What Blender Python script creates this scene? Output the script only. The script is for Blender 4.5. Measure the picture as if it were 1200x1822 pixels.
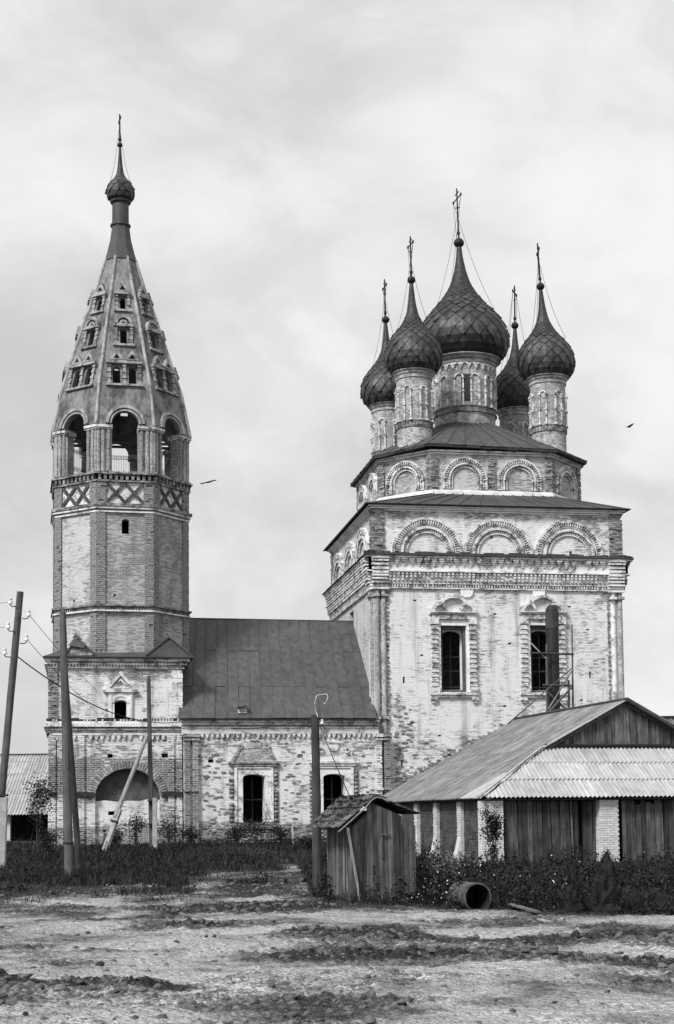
import bpy, math, random
import numpy as np
from mathutils import Vector, Matrix
from mathutils.geometry import tessellate_polygon
random.seed(7); rng = np.random.default_rng(7)
R = math.radians
for o in list(bpy.data.objects): bpy.data.objects.remove(o)
scene = bpy.context.scene
COL = scene.collection

# ------------------------------------------------------------------ camera
AZ, TILT, ROLL = R(9.5), R(4.3), R(0.6)
CP = Vector((-14.05, -69.6, 1.6))
D0 = Vector((math.sin(AZ), math.cos(AZ), 0)); R0 = Vector((math.cos(AZ), -math.sin(AZ), 0)); Z0 = Vector((0, 0, 1))
FW = D0*math.cos(TILT) + Z0*math.sin(TILT); UP = Z0*math.cos(TILT) - D0*math.sin(TILT)
RR = R0*math.cos(ROLL) - UP*math.sin(ROLL); UU = UP*math.cos(ROLL) + R0*math.sin(ROLL)
cam = bpy.data.cameras.new('camera'); co = bpy.data.objects.new('camera', cam); COL.objects.link(co)
m = Matrix(((RR.x, UU.x, -FW.x, CP.x), (RR.y, UU.y, -FW.y, CP.y), (RR.z, UU.z, -FW.z, CP.z), (0, 0, 0, 1)))
co.matrix_world = m
cam.sensor_fit = 'VERTICAL'; cam.sensor_height = 36; cam.lens = 2700/1822*36
cam.shift_y = (1257-911)/1822; cam.clip_start = 0.5; cam.clip_end = 6000
scene.camera = co

# ------------------------------------------------------------------ world and sun (hazy, high overcast)
SUN_EL, SUN_AZ = R(44), AZ + R(180) + R(38)      # azimuth clockwise from +Y: behind the camera, to its left
w = bpy.data.worlds.new('World'); scene.world = w; w.use_nodes = True
nt = w.node_tree; nt.nodes.clear()
def N(nt, t, **k):
    n = nt.nodes.new(t)
    for a, b in k.items():
        if a == 'op': n.operation = b
        else: setattr(n, a, b)
    return n
def L(nt, a, b): nt.links.new(a, b)
def math_(nt, op, a, b=None, c=None, clamp=False):
    n = N(nt, 'ShaderNodeMath', op=op); n.use_clamp = clamp
    for i, v in enumerate((a, b, c)):
        if v is None: continue
        if isinstance(v, (int, float)): n.inputs[i].default_value = v
        else: L(nt, v, n.inputs[i])
    return n.outputs[0]
def maprange(nt, v, a, b, c=0.0, d=1.0, smooth=True):
    n = N(nt, 'ShaderNodeMapRange'); n.interpolation_type = 'SMOOTHSTEP' if smooth else 'LINEAR'
    L(nt, v, n.inputs[0])
    for i, x in enumerate((a, b, c, d)): n.inputs[i+1].default_value = x
    return n.outputs[0]
def noise(nt, vec, scale, detail=4, rough=0.55, dist=0.0):
    n = N(nt, 'ShaderNodeTexNoise'); n.inputs['Scale'].default_value = scale
    n.inputs['Detail'].default_value = detail; n.inputs['Roughness'].default_value = rough
    n.inputs['Distortion'].default_value = dist
    L(nt, vec, n.inputs['Vector']); return n.outputs['Fac']
def mapping(nt, vec, sc, loc=(0, 0, 0), rot=(0, 0, 0)):
    n = N(nt, 'ShaderNodeMapping'); n.inputs['Scale'].default_value = sc; n.inputs['Location'].default_value = loc
    n.inputs['Rotation'].default_value = rot
    L(nt, vec, n.inputs['Vector']); return n.outputs[0]
def mixf(nt, f, a, b):
    n = N(nt, 'ShaderNodeMix'); n.data_type = 'FLOAT'
    for i, v in ((0, f), (2, a), (3, b)):
        if isinstance(v, (int, float)): n.inputs[i].default_value = v
        else: L(nt, v, n.inputs[i])
    return n.outputs[0]

sky = N(nt, 'ShaderNodeTexSky', sky_type='NISHITA'); sky.sun_disc = False
sky.sun_elevation = SUN_EL; sky.sun_rotation = SUN_AZ; sky.dust_density = 3
bw = N(nt, 'ShaderNodeRGBToBW'); L(nt, sky.outputs[0], bw.inputs[0])
tc = N(nt, 'ShaderNodeTexCoord')
v1 = mapping(nt, tc.outputs['Generated'], (1.0, 1.0, 1.7), (3.3, 0.4, 0.25))
n1 = noise(nt, v1, 3.0, 7, 0.5, 0.35)
n2 = noise(nt, v1, 0.9, 3, 0.5)
n3 = noise(nt, v1, 9.0, 6, 0.6, 0.6)
s = math_(nt, 'ADD', math_(nt, 'MULTIPLY', n1, 0.48), math_(nt, 'ADD', math_(nt, 'MULTIPLY', n2, 0.32), math_(nt, 'MULTIPLY', n3, 0.20)))
cl = maprange(nt, s, 0.39, 0.60, 5.3, 8.1)
col = mixf(nt, 0.9, math_(nt, 'MINIMUM', bw.outputs[0], 12.0), cl)
bg = N(nt, 'ShaderNodeBackground'); bg.inputs['Strength'].default_value = 0.1
L(nt, col, bg.inputs['Color']); wo = N(nt, 'ShaderNodeOutputWorld'); L(nt, bg.outputs[0], wo.inputs['Surface'])

sl = bpy.data.lights.new('sun', 'SUN'); sl.energy = 3.1; sl.angle = R(14); sl.color = (1, 0.995, 0.985)
so = bpy.data.objects.new('sun', sl); COL.objects.link(so)
sd = Vector((math.sin(SUN_AZ)*math.cos(SUN_EL), math.cos(SUN_AZ)*math.cos(SUN_EL), math.sin(SUN_EL)))
so.rotation_euler = sd.to_track_quat('Z', 'Y').to_euler(); so.location = (-30, -60, 60)

vs = scene.view_settings
vs.view_transform = 'Standard'; vs.look = 'None'; vs.exposure = 0.3; vs.gamma = 1; vs.use_curve_mapping = False
scene.render.engine = 'CYCLES'

# ------------------------------------------------------------------ materials
def newmat(name):
    mt = bpy.data.materials.new(name); mt.use_nodes = True
    t = mt.node_tree; b = t.nodes['Principled BSDF']; b.inputs['Roughness'].default_value = 0.9
    b.inputs['Specular IOR Level'].default_value = 0.25
    return mt, t, b
def grey(t, v, b):      # a grey value socket into base colour
    c = N(t, 'ShaderNodeCombineColor')
    for i in range(3): L(t, v, c.inputs[i])
    L(t, c.outputs[0], b.inputs['Base Color'])
def bump(t, b, h, strength=0.5, dist=0.03):
    n = N(t, 'ShaderNodeBump'); n.inputs['Strength'].default_value = strength; n.inputs['Distance'].default_value = dist
    L(t, h, n.inputs['Height']); L(t, n.outputs[0], b.inputs['Normal'])
def brick_mat(name, wear, white=0.76, dark=0.09, light=0.26, mort=0.42, scale=1.0, streak=0.35, patch=1.0, bands=()):
    """worn whitewash over brick: wear 0..1 is how much brick is bare"""
    mt, t, b = newmat(name)
    uv = N(t, 'ShaderNodeUVMap').outputs[0]
    pos = N(t, 'ShaderNodeNewGeometry').outputs['Position']
    br = N(t, 'ShaderNodeTexBrick'); L(t, uv, br.inputs['Vector'])
    br.inputs['Color1'].default_value = (0, 0, 0, 1); br.inputs['Color2'].default_value = (1, 1, 1, 1); br.inputs['Mortar'].default_value = (.5, .5, .5, 1)
    br.inputs['Scale'].default_value = scale; br.inputs['Mortar Size'].default_value = 0.013; br.inputs['Mortar Smooth'].default_value = 0.4
    br.inputs['Brick Width'].default_value = 0.25; br.inputs['Row Height'].default_value = 0.085; br.offset = 0.5
    rnd = N(t, 'ShaderNodeRGBToBW'); L(t, br.outputs['Color'], rnd.inputs[0]); rnd = rnd.outputs[0]
    mor = br.outputs['Fac']
    nl = noise(t, mapping(t, pos, (1, 1, 1)), 0.55*patch, 6, 0.62, 0.8)
    nm = noise(t, mapping(t, uv, (2.0, 9.0, 1), (3, 7, 0)), 1.0, 4, 0.65)
    nf = noise(t, pos, 26, 3, 0.6)
    sc = math_(t, 'ADD', math_(t, 'MULTIPLY', nl, 1.45), math_(t, 'ADD', math_(t, 'MULTIPLY', nm, 0.9), math_(t, 'MULTIPLY', rnd, 0.38)))
    sc = math_(t, 'ADD', sc, math_(t, 'MULTIPLY', math_(t, 'SUBTRACT', noise(t, mapping(t, uv, (5, 14, 1)), 1.0, 3, 0.7), 0.5), 0.55))
    th = 1.665 - wear*0.62
    if bands:       # damp and splash zones: more bare brick round the given heights
        sz = N(t, 'ShaderNodeSeparateXYZ'); L(t, pos, sz.inputs[0])
        for z_, hw_, am_ in bands:
            dz = math_(t, 'ABSOLUTE', math_(t, 'SUBTRACT', math_(t, 'ADD', sz.outputs[2], math_(t, 'MULTIPLY', nl, 0.8)), z_+.4))
            sc = math_(t, 'ADD', sc, maprange(t, dz, hw_*.6, hw_*1.3, am_, 0.0))
    mask = maprange(t, sc, th-0.06, th+0.12)
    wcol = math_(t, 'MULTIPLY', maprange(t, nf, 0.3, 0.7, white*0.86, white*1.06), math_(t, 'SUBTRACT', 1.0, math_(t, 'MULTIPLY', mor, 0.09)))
    thin = maprange(t, sc, th-0.30, th+0.02, 1.0, 0.70)      # wash thinned round the bare patches
    wcol = math_(t, 'MULTIPLY', wcol, thin)
    bcol = maprange(t, rnd, 0.0, 1.0, dark, light, False)
    bcol = math_(t, 'MULTIPLY', bcol, maprange(t, nf, 0.25, 0.75, 0.75, 1.25))
    bcol = mixf(t, mor, bcol, mort)
    v = mixf(t, mask, wcol, bcol)
    st = noise(t, mapping(t, uv, (2.2, 0.22, 1), (11, 2, 0)), 1.0, 4, 0.6)
    v = math_(t, 'MULTIPLY', v, maprange(t, st, 0.50, 0.74, 1.0, 1.0-streak))
    grey(t, v, b)
    h = math_(t, 'SUBTRACT', math_(t, 'MULTIPLY', nf, 0.5), math_(t, 'ADD', math_(t, 'MULTIPLY', mor, 0.7), math_(t, 'MULTIPLY', mask, 0.5)))
    bump(t, b, h, 0.55, 0.03)
    return mt
def noisy_mat(name, a, c, scale=3.0, sc=(1, 1, 1), rough=0.9, bs=0.4, bd=0.02, fine=20, spec=0.25, coord='pos', lo=0.3, hi=0.7, metal=0.0):
    mt, t, b = newmat(name)
    if coord == 'pos': p = N(t, 'ShaderNodeNewGeometry').outputs['Position']
    elif coord == 'uv': p = N(t, 'ShaderNodeUVMap').outputs[0]
    else: p = N(t, 'ShaderNodeTexCoord').outputs['Object']
    q = mapping(t, p, sc)
    n = noise(t, q, scale, 6, 0.6, 0.3); f = noise(t, q, fine, 4, 0.6)
    s_ = math_(t, 'ADD', math_(t, 'MULTIPLY', n, 0.65), math_(t, 'MULTIPLY', f, 0.35))
    grey(t, maprange(t, s_, lo, hi, a, c), b)
    b.inputs['Roughness'].default_value = rough; b.inputs['Specular IOR Level'].default_value = spec; b.inputs['Metallic'].default_value = metal
    bump(t, b, s_, bs, bd)
    return mt
def piece_mat(name, a, c, grain=(14, 14, 0.8), rough=0.85, vary=0.5, spec=0.25, bs=0.5, bd=0.01):
    """per-object random tone plus grain; for boards, sheets, scales"""
    mt, t, b = newmat(name)
    oi = N(t, 'ShaderNodeObjectInfo'); p = N(t, 'ShaderNodeTexCoord').outputs['Object']
    ad = N(t, 'ShaderNodeVectorMath'); ad.operation = 'ADD'
    L(t, p, ad.inputs[0]); cx = N(t, 'ShaderNodeCombineXYZ'); L(t, math_(t, 'MULTIPLY', oi.outputs['Random'], 37.0), cx.inputs[0]); L(t, math_(t, 'MULTIPLY', oi.outputs['Random'], 11.0), cx.inputs[2])
    L(t, cx.outputs[0], ad.inputs[1])
    q = mapping(t, ad.outputs[0], grain)
    n = noise(t, q, 1.0, 5, 0.65, 0.4); f = noise(t, mapping(t, ad.outputs[0], (1, 1, 1)), 2.0, 4, 0.6)
    s_ = math_(t, 'ADD', math_(t, 'MULTIPLY', n, 0.6), math_(t, 'MULTIPLY', f, 0.4))
    v = maprange(t, s_, 0.33, 0.67, a, c)
    v = math_(t, 'MULTIPLY', v, maprange(t, oi.outputs['Random'], 0, 1, 1-vary*0.5, 1+vary*0.5, False))
    grey(t, v, b); b.inputs['Roughness'].default_value = rough; b.inputs['Specular IOR Level'].default_value = spec
    bump(t, b, n, bs, bd)
    return mt
M = {}
M['wash'] = brick_mat('whitewashed_brick', 0.11, 0.80, streak=0.42, bands=((16.2, .35, .16), (1.5, 1.6, .12), (12.2, .3, .08)))
M['wash2'] = brick_mat('whitewashed_brick_rough', 0.15, 0.80, streak=0.42, patch=1.6, bands=((.9, .7, .34), (5.3, .3, .12), (8.5, .4, .2)))
M['side'] = brick_mat('whitewashed_brick_grey', 0.06, 0.62, streak=0.3)  # greyer wash for the left side walls
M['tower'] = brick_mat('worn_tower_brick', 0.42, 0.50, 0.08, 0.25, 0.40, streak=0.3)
M['base'] = brick_mat('tower_base_brick', 0.26, 0.80, 0.07, 0.20, 0.45, streak=0.35, patch=1.3, bands=((3.7, .85, .42), (.9, .5, .25)))
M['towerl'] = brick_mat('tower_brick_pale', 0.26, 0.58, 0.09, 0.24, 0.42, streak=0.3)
M['drumw'] = brick_mat('drum_brick', 0.44, 0.58, 0.08, 0.25, 0.42, streak=0.3, patch=2.2)
M['darkb'] = noisy_mat('dark_brick', 0.035, 0.12, 3, fine=14)
M['pilb'] = noisy_mat('pilaster_brick', 0.17, 0.33, 7, (1, 1, 3), fine=22, lo=.38, hi=.62)
M['bare'] = brick_mat('bare_brick', 0.95, 0.62, 0.09, 0.27, 0.40, streak=0.3)
M['pier'] = piece_mat('loose_brick', 0.14, 0.42, (6, 6, 6), vary=0.9)
M['pierd'] = noisy_mat('brick_piers', 0.07, 0.40, 2.2, (1, 1, 3.5), fine=9, lo=0.36, hi=0.64)
M['bricks_w'] = piece_mat('pale_silicate_brick', 0.50, 0.70, (5, 5, 5), vary=0.25)
M['mortar'] = noisy_mat('mortar', 0.22, 0.34, 3)
M['plaster'] = noisy_mat('lime_plaster', 0.50, 0.84, 1.8, (1, 1, 0.6), fine=12, lo=0.34, hi=0.56)
M['trim'] = noisy_mat('worn_moulding', 0.14, 0.72, 2.4, (1, 1, 1.6), fine=11, lo=0.38, hi=0.56)
M['cornice'] = noisy_mat('worn_cornice', 0.22, 0.76, 2.0, (1, 1, 1.2), fine=10, lo=0.38, hi=0.54)
M['trimd'] = noisy_mat('weathered_moulding', 0.07, 0.42, 2.6, (1, 1, 2), fine=11, lo=0.40, hi=0.64)
M['tent'] = noisy_mat('tent_plaster', 0.07, 0.25, 1.6, (1, 1, 0.5), fine=9, lo=0.36, hi=0.62, bs=0.6)
M['dorm'] = noisy_mat('dormer_plaster', 0.07, 0.36, 2.4, (1, 1, 1.5), fine=11, lo=0.36, hi=0.58)
M['rib'] = noisy_mat('tent_rib_plaster', 0.16, 0.42, 2.0, (1, 1, 0.5), fine=9, lo=0.36, hi=0.62)
M['moss'] = noisy_mat('mossy_ledge', 0.012, 0.06, 6, fine=30, bs=1, bd=0.06)
M['roof'] = noisy_mat('sheet_metal_roof', 0.042, 0.078, 1.2, (1, 1, 1), 0.62, 0.3, 0.01, 14, 0.4)
M['roofp'] = piece_mat('sheet_metal_panel', 0.046, 0.092, (4, 4, .4), 0.55, 0.18, 0.4, 0.25, 0.01)
M['scale'] = piece_mat('dome_scale_metal', 0.030, 0.095, (3, 3, 3), 0.60, 0.7, 0.5, 0.3, 0.01)
for mm_ in ('scale',): M[mm_].node_tree.nodes['Principled BSDF'].inputs['Metallic'].default_value = 0.55
M['scales'] = noisy_mat('dome_metal', 0.025, 0.08, 5, (1, 1, 1), 0.62, 0.3, 0.01, 14, 0.5, metal=0.55)
M['iron'] = noisy_mat('black_iron', 0.012, 0.03, 8, rough=0.6)
M['dark'] = noisy_mat('shaded_interior', 0.02, 0.06, 2)  # near-black: gloom of unlit interiors painted into the colour
M['inner'] = noisy_mat('inner_masonry', 0.08, 0.20, 2)
M['board'] = piece_mat('grey_board', 0.022, 0.16, (24, 24, 0.9), vary=1.0)
M['barnb'] = piece_mat('barn_board', 0.018, 0.11, (24, 24, 0.9), vary=1.1)
M['boardd'] = piece_mat('dark_board', 0.028, 0.10, (14, 14, 0.7), vary=0.9)
M['pole'] = piece_mat('pole_timber', 0.045, 0.13, (18, 18, 0.6), vary=0.2)
M['polel'] = piece_mat('pale_timber', 0.16, 0.34, (18, 18, 0.6), vary=0.2)
M['poled'] = piece_mat('tarred_timber', 0.025, 0.07, (18, 18, 0.6), vary=0.2)
M['conc'] = noisy_mat('concrete', 0.24, 0.44, 3)
M['asb'] = piece_mat('asbestos_cement_sheet', 0.27, 0.47, (16.0, 0.5, 1.0), vary=0.22)
M['asbo'] = piece_mat('old_asbestos_cement_sheet', 0.10, 0.27, (5, 0.6, 1.0), vary=0.30)
M['leaf'] = noisy_mat('leaves', 0.003, 0.040, 2.5, rough=0.6, bs=0, fine=14, lo=.43, hi=.68)
M['leafl'] = noisy_mat('pale_leaves', 0.06, 0.22, 6, rough=0.7, bs=0)
M['grass'] = noisy_mat('grass_blades', 0.003, 0.046, .6, rough=0.8, bs=0, fine=5, lo=.40, hi=.66)
M['straw'] = noisy_mat('dark_straw', 0.005, 0.025, 9, fine=30, bs=1, bd=0.05)
M['flower'] = noisy_mat('white_blossom', 0.55, 0.8, 6, bs=0)
M['porc'] = noisy_mat('porcelain', 0.6, 0.8, 6, rough=0.3, bs=0)
M['drum'] = noisy_mat('oil_drum_steel', 0.02, 0.12, 5, rough=0.6)
M['wire'] = noisy_mat('wire', 0.02, 0.05, 8)
M['wirel'] = noisy_mat('pale_wire', 0.40, 0.6, 8)
M['stone'] = noisy_mat('stone_clod', 0.035, 0.17, 6, fine=25, bs=1, bd=0.03)
# ground
mt, t, b = newmat('bare_earth'); M['earth'] = mt
at = N(t, 'ShaderNodeAttribute'); at.attribute_name = 'soil'
sx = N(t, 'ShaderNodeSeparateColor'); L(t, at.outputs['Color'], sx.inputs[0])
pos = N(t, 'ShaderNodeNewGeometry').outputs['Position']
a1 = noise(t, pos, 0.45, 6, 0.62, 0.8); a2 = noise(t, pos, 3.5, 5, 0.7); a3 = noise(t, pos, 22, 3, 0.7)
dry = math_(t, 'ADD', math_(t, 'MULTIPLY', a1, 0.58), math_(t, 'ADD', math_(t, 'MULTIPLY', a2, 0.27), math_(t, 'MULTIPLY', a3, 0.15)))
dry = maprange(t, math_(t, 'SUBTRACT', dry, math_(t, 'MULTIPLY', sx.outputs[0], 0.16)), 0.35, 0.55, 0.065, 0.46)  # churned soil darkened: moist tone plus clod self-shadow put into the colour
a4 = noise(t, pos, 7, 6, 0.8, 0.5)
tuft = math_(t, 'MULTIPLY', maprange(t, math_(t, 'ADD', a3, math_(t, 'MULTIPLY', sx.outputs[0], 0.15)), 0.56, 0.70, 1.0, 0.40), maprange(t, math_(t, 'ADD', a4, math_(t, 'MULTIPLY', sx.outputs[0], 0.10)), 0.55, 0.66, 1.0, 0.42))
def vor(scale, seed):
    n = N(t, 'ShaderNodeTexVoronoi'); n.inputs['Scale'].default_value = scale; n.inputs['Randomness'].default_value = 1.0
    L(t, mapping(t, pos, (1, 1, 1), (seed, seed, 0)), n.inputs['Vector']); bwv = N(t, 'ShaderNodeRGBToBW'); L(t, n.outputs['Color'], bwv.inputs[0]); return n.outputs['Distance'], bwv.outputs[0]
d1, c1 = vor(13, 0); d2, c2 = vor(30, 5); d3, c3 = vor(5.5, 9)
crumb = math_(t, 'MULTIPLY', maprange(t, c1, 0.15, 0.55, 0.45, 1.1), maprange(t, c2, 0.2, 0.6, 0.62, 1.12))
crumb = math_(t, 'MULTIPLY', crumb, maprange(t, c3, 0.2, 0.6, 0.75, 1.1))
cmask = maprange(t, math_(t, 'ADD', math_(t, 'ADD', math_(t, 'MULTIPLY', a1, 0.7), math_(t, 'MULTIPLY', a2, 0.4)), math_(t, 'MULTIPLY', sx.outputs[0], 0.30)), 0.50, 0.72, 0.12, 1.0)
tuft = math_(t, 'MULTIPLY', tuft, mixf(t, cmask, 1.0, crumb))
v = mixf(t, sx.outputs[1], math_(t, 'MULTIPLY', dry, tuft), maprange(t, a2, 0.3, 0.7, 0.015, 0.05))
grey(t, v, b); bump(t, b, math_(t, 'SUBTRACT', math_(t, 'ADD', a3, math_(t, 'MULTIPLY', a2, 1.5)), math_(t, 'ADD', math_(t, 'MULTIPLY', d1, 1.2), math_(t, 'MULTIPLY', d2, .6))), 1.0, 0.045)

# ------------------------------------------------------------------ mesh helpers
class F:
    """frame on a wall: o origin, t along the wall, n outward, u up"""
    def __init__(s, o, t, n, u=(0, 0, 1)): s.o, s.t, s.n, s.u = Vector(o), Vector(t), Vector(n), Vector(u)
    def p(s, a, n, z): return s.o + s.t*a + s.n*n + s.u*z
    def moved(s, a=0, n=0, z=0): return F(s.p(a, n, z), s.t, s.n, s.u)
class MB:
    def __init__(s): s.v = []; s.f = []; s.uv = None
    def add(s, vs_, fs):
        k = len(s.v); s.v.extend(vs_); s.f.extend([tuple(i+k for i in f) for f in fs])
    def hexa(s, P):     # P: 8 points, bottom 4 ccw then top 4
        s.add(P, [(3, 2, 1, 0), (4, 5, 6, 7), (0, 1, 5, 4), (1, 2, 6, 5), (2, 3, 7, 6), (3, 0, 4, 7)])
    def box(s, fr, a0, a1, n0, n1, z0, z1, top=None, tn=None):
        """n1 > n0 outward; top scales width at the top; tn replaces n1 at top"""
        am = (a0+a1)/2; k = 1 if top is None else top; n1t = n1 if tn is None else tn
        b0, b1 = am+(a0-am)*k, am+(a1-am)*k
        s.hexa([fr.p(a0, n1, z0), fr.p(a1, n1, z0), fr.p(a1, n0, z0), fr.p(a0, n0, z0),
                fr.p(b0, n1t, z1), fr.p(b1, n1t, z1), fr.p(b1, n0, z1), fr.p(b0, n0, z1)])
    def poly(s, fr, outer, holes, n0, n1):
        loops = [outer]+list(holes)
        fl = [Vector((a, z, 0)) for lp in loops for a, z in lp]
        tris = tessellate_polygon([[Vector((a, z, 0)) for a, z in lp] for lp in loops])
        k = len(s.v); n = len(fl)
        s.v.extend([fr.p(q.x, n1, q.y) for q in fl]); s.v.extend([fr.p(q.x, n0, q.y) for q in fl])
        nf = fr.n
        for tr in tris:
            A, B, Cc = (s.v[k+i] for i in tr)
            if (B-A).cross(Cc-A).dot(nf) < 0: tr = (tr[0], tr[2], tr[1])
            s.f.append(tuple(k+i for i in tr)); s.f.append(tuple(k+n+i for i in reversed(tr)))
        base = 0
        for li, lp in enumerate(loops):
            ar = sum(lp[i][0]*lp[(i+1) % len(lp)][1]-lp[(i+1) % len(lp)][0]*lp[i][1] for i in range(len(lp)))
            ccw = ar > 0
            hand = fr.t.cross(fr.u).dot(fr.n) > 0
            flip = (ccw == (li == 0)) == hand
            for i in range(len(lp)):
                j = (i+1) % len(lp); a, b_ = k+base+i, k+base+j
                q = (a, a+n, b_+n, b_) if flip else (a, b_, b_+n, a+n)
                s.f.append(q)
            base += len(lp)
    def arc(s, fr, ac, zc, r0, r1, n0, n1, a0=0, a1=180, seg=20):
        for i in range(seg):
            u, w_ = R(a0+(a1-a0)*i/seg), R(a0+(a1-a0)*(i+1)/seg)
            def q(r, an, n): return fr.p(ac+r*math.cos(an), n, zc+r*math.sin(an))
            s.hexa([q(r0, u, n1), q(r1, u, n1), q(r1, u, n0), q(r0, u, n0), q(r0, w_, n1), q(r1, w_, n1), q(r1, w_, n0), q(r0, w_, n0)])
    def arcdent(s, fr, ac, zc, r0, r1, n0, n1, cnt, fill=0.5, a0=0, a1=180):
        st = (a1-a0)/cnt
        for i in range(cnt):
            s.arc(fr, ac, zc, r0, r1, n0, n1+random.uniform(-.01, .01), a0+st*i, a0+st*(i+fill), 1)
    def cyl(s, p0, p1, r0, r1, seg=12, cap=True, jit=0.0, rings=1):
        p0, p1 = Vector(p0), Vector(p1); ax = (p1-p0).normalized()
        x = ax.orthogonal().normalized(); y = ax.cross(x); k = len(s.v)
        for j in range(rings+1):
            c = p0.lerp(p1, j/rings); r = r0+(r1-r0)*j/rings
            for i in range(seg):
                an = 2*math.pi*i/seg; rr = r*(1+random.uniform(-jit, jit))
                s.v.append(c+x*math.cos(an)*rr+y*math.sin(an)*rr)
        for j in range(rings):
            for i in range(seg):
                a = k+j*seg+i; b_ = k+j*seg+(i+1) % seg
                s.f.append((a, b_, b_+seg, a+seg))
        if cap: s.f.append(tuple(k+i for i in reversed(range(seg)))); s.f.append(tuple(k+rings*seg+i for i in range(seg)))
    def lathe(s, c, prof, seg=32, lean=(0, 0), a0=0, a1=360, rot=0):
        """prof [(r,z)], c base centre; lean = sideways shift per metre"""
        c = Vector(c); k = len(s.v); full = a1-a0 >= 360; m_ = seg if full else seg+1
        for r, z in prof:
            for i in range(m_):
                an = R(rot+a0+(a1-a0)*i/seg)
                s.v.append(c+Vector((r*math.cos(an)+lean[0]*z, r*math.sin(an)+lean[1]*z, z)))
        for j in range(len(prof)-1):
            for i in range(seg):
                a = k+j*m_+i; b_ = k+j*m_+(i+1) % m_
                s.f.append((a, b_, b_+m_, a+m_))
    def sweep(s, pts, r, seg=5):
        for a, b_ in zip(pts, pts[1:]): s.cyl(a, b_, r, r, seg, False)
    def slab(s, pts, th):
        pts = [Vector(p) for p in pts]; n = (pts[1]-pts[0]).cross(pts[2]-pts[0]).normalized()
        k = len(s.v); m_ = len(pts); s.v.extend(pts); s.v.extend([p-n*th for p in pts])
        s.f.append(tuple(range(k, k+m_))); s.f.append(tuple(reversed(range(k+m_, k+2*m_))))
        for i in range(m_): j = (i+1) % m_; s.f.append((k+i, k+i+m_, k+j+m_, k+j))
    def bricks(s, fr, a0, a1, n0, n1, z0, z1, bl=0.27, h=0.092, jit=0.02, miss=0.03, joint=0.012):
        z = z0; row = 0
        while z < z1-0.03:
            zz = min(z+h-joint, z1); a = a0-(bl/2 if row % 2 else 0)
            while a < a1-0.02:
                b0, b1 = max(a, a0), min(a+bl-joint, a1)
                if b1-b0 > 0.03 and random.random() > miss:
                    j = random.uniform(-jit, jit)
                    if random.random() < 0.06: j -= 0.05
                    e0 = b0+(random.uniform(-jit, jit*.4) if b0 == a0 else 0); e1 = b1+(random.uniform(-jit*.4, jit) if b1 >= a1-.001 else 0)
                    s.box(fr, e0, e1, n0, n1+j, z, zz)
                a += bl
            z += h; row += 1
    def build(s, name, mat, parent=None, smooth=None, uvs=True, at=None):
        me = bpy.data.meshes.new(name)
        off = Vector(at) if at is not None else (root_of(parent) if parent else Vector((0, 0, 0)))
        va = np.array([tuple(v) for v in s.v], dtype=np.float32).reshape(-1, 3)
        me.from_pydata((va-np.array(off, dtype=np.float32)).tolist(), [], s.f)
        me.materials.append(mat)
        if uvs:
            uvl = me.uv_layers.new(name='UVMap'); out = np.zeros((len(me.loops), 2), dtype=np.float32)
            ln = np.zeros(len(me.polygons)*3, dtype=np.float32); me.polygons.foreach_get('normal', ln); ln = ln.reshape(-1, 3)
            lt = np.zeros(len(me.polygons), dtype=np.int32); me.polygons.foreach_get('loop_total', lt)
            li = np.zeros(len(me.loops), dtype=np.int32); me.loops.foreach_get('vertex_index', li)
            nn = np.repeat(ln, lt, axis=0); p = va[li]
            th = np.arctan2(nn[:, 1], nn[:, 0]); th = np.round(th/(math.pi/60))*(math.pi/60)
            tx, ty = -np.sin(th), np.cos(th)
            flat = np.abs(nn[:, 2]) > 0.9
            out[:, 0] = np.where(flat, p[:, 0], p[:, 0]*tx+p[:, 1]*ty+th*3.1)
            sl_ = np.sqrt(np.maximum(1-nn[:, 2]**2, 0.05))
            out[:, 1] = np.where(flat, p[:, 1], p[:, 2]/sl_)
            uvl.data.foreach_set('uv', out.ravel())
        me.update()
        if smooth is not None:
            me.shade_smooth() if hasattr(me, 'shade_smooth') else None
            me.set_sharp_from_angle(angle=R(smooth))
        o = bpy.data.objects.new(name, me); COL.objects.link(o)
        if parent is not None:
            o.parent = parent
            if at is not None: o.location = off-root_of(parent)
        elif at is not None: o.location = off
        return o
def root_of(o):
    while o.parent: o = o.parent
    return o.location.copy()
def thing(name, label, cat, loc, group=None):
    o = bpy.data.objects.new(name, None); COL.objects.link(o); o.location = loc; o.empty_display_size = 0.3
    return tag(o, label, cat, group)
def tag(o, label=None, cat=None, group=None, kind=None):
    if label: o['label'] = label
    if cat: o['category'] = cat
    if group: o['group'] = group
    if kind: o['kind'] = kind
    return o
def stuff(o): o['kind'] = 'stuff'; return o
def inst(name, me, parent, loc, rot=(0, 0, 0), scale=(1, 1, 1)):
    o = bpy.data.objects.new(name, me); COL.objects.link(o); o.parent = parent
    o.location = Vector(loc); o.rotation_euler = rot; o.scale = scale; return o
def circle(ac, zc, r, a0=0, a1=180, n=16): return [(ac+r*math.cos(R(a0+(a1-a0)*i/n)), zc+r*math.sin(R(a0+(a1-a0)*i/n))) for i in range(n+1)]
def arch(ac, w_, z0, zs, rise=None, n=14):
    """closed outline of an arched opening"""
    h = w_/2; rise = h if rise is None else rise
    return [(ac-h, z0), (ac+h, z0)]+[(ac+h*math.cos(math.pi*i/n), zs+rise*math.sin(math.pi*i/n)) for i in range(n+1)]
def rect(a0, a1, z0, z1): return [(a0, z0), (a1, z0), (a1, z1), (a0, z1)]
def V(lat, dep, z): return CP+R0*lat+D0*dep+Vector((0, 0, z-CP.z))      # metres right of and in front of the photographer
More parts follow.
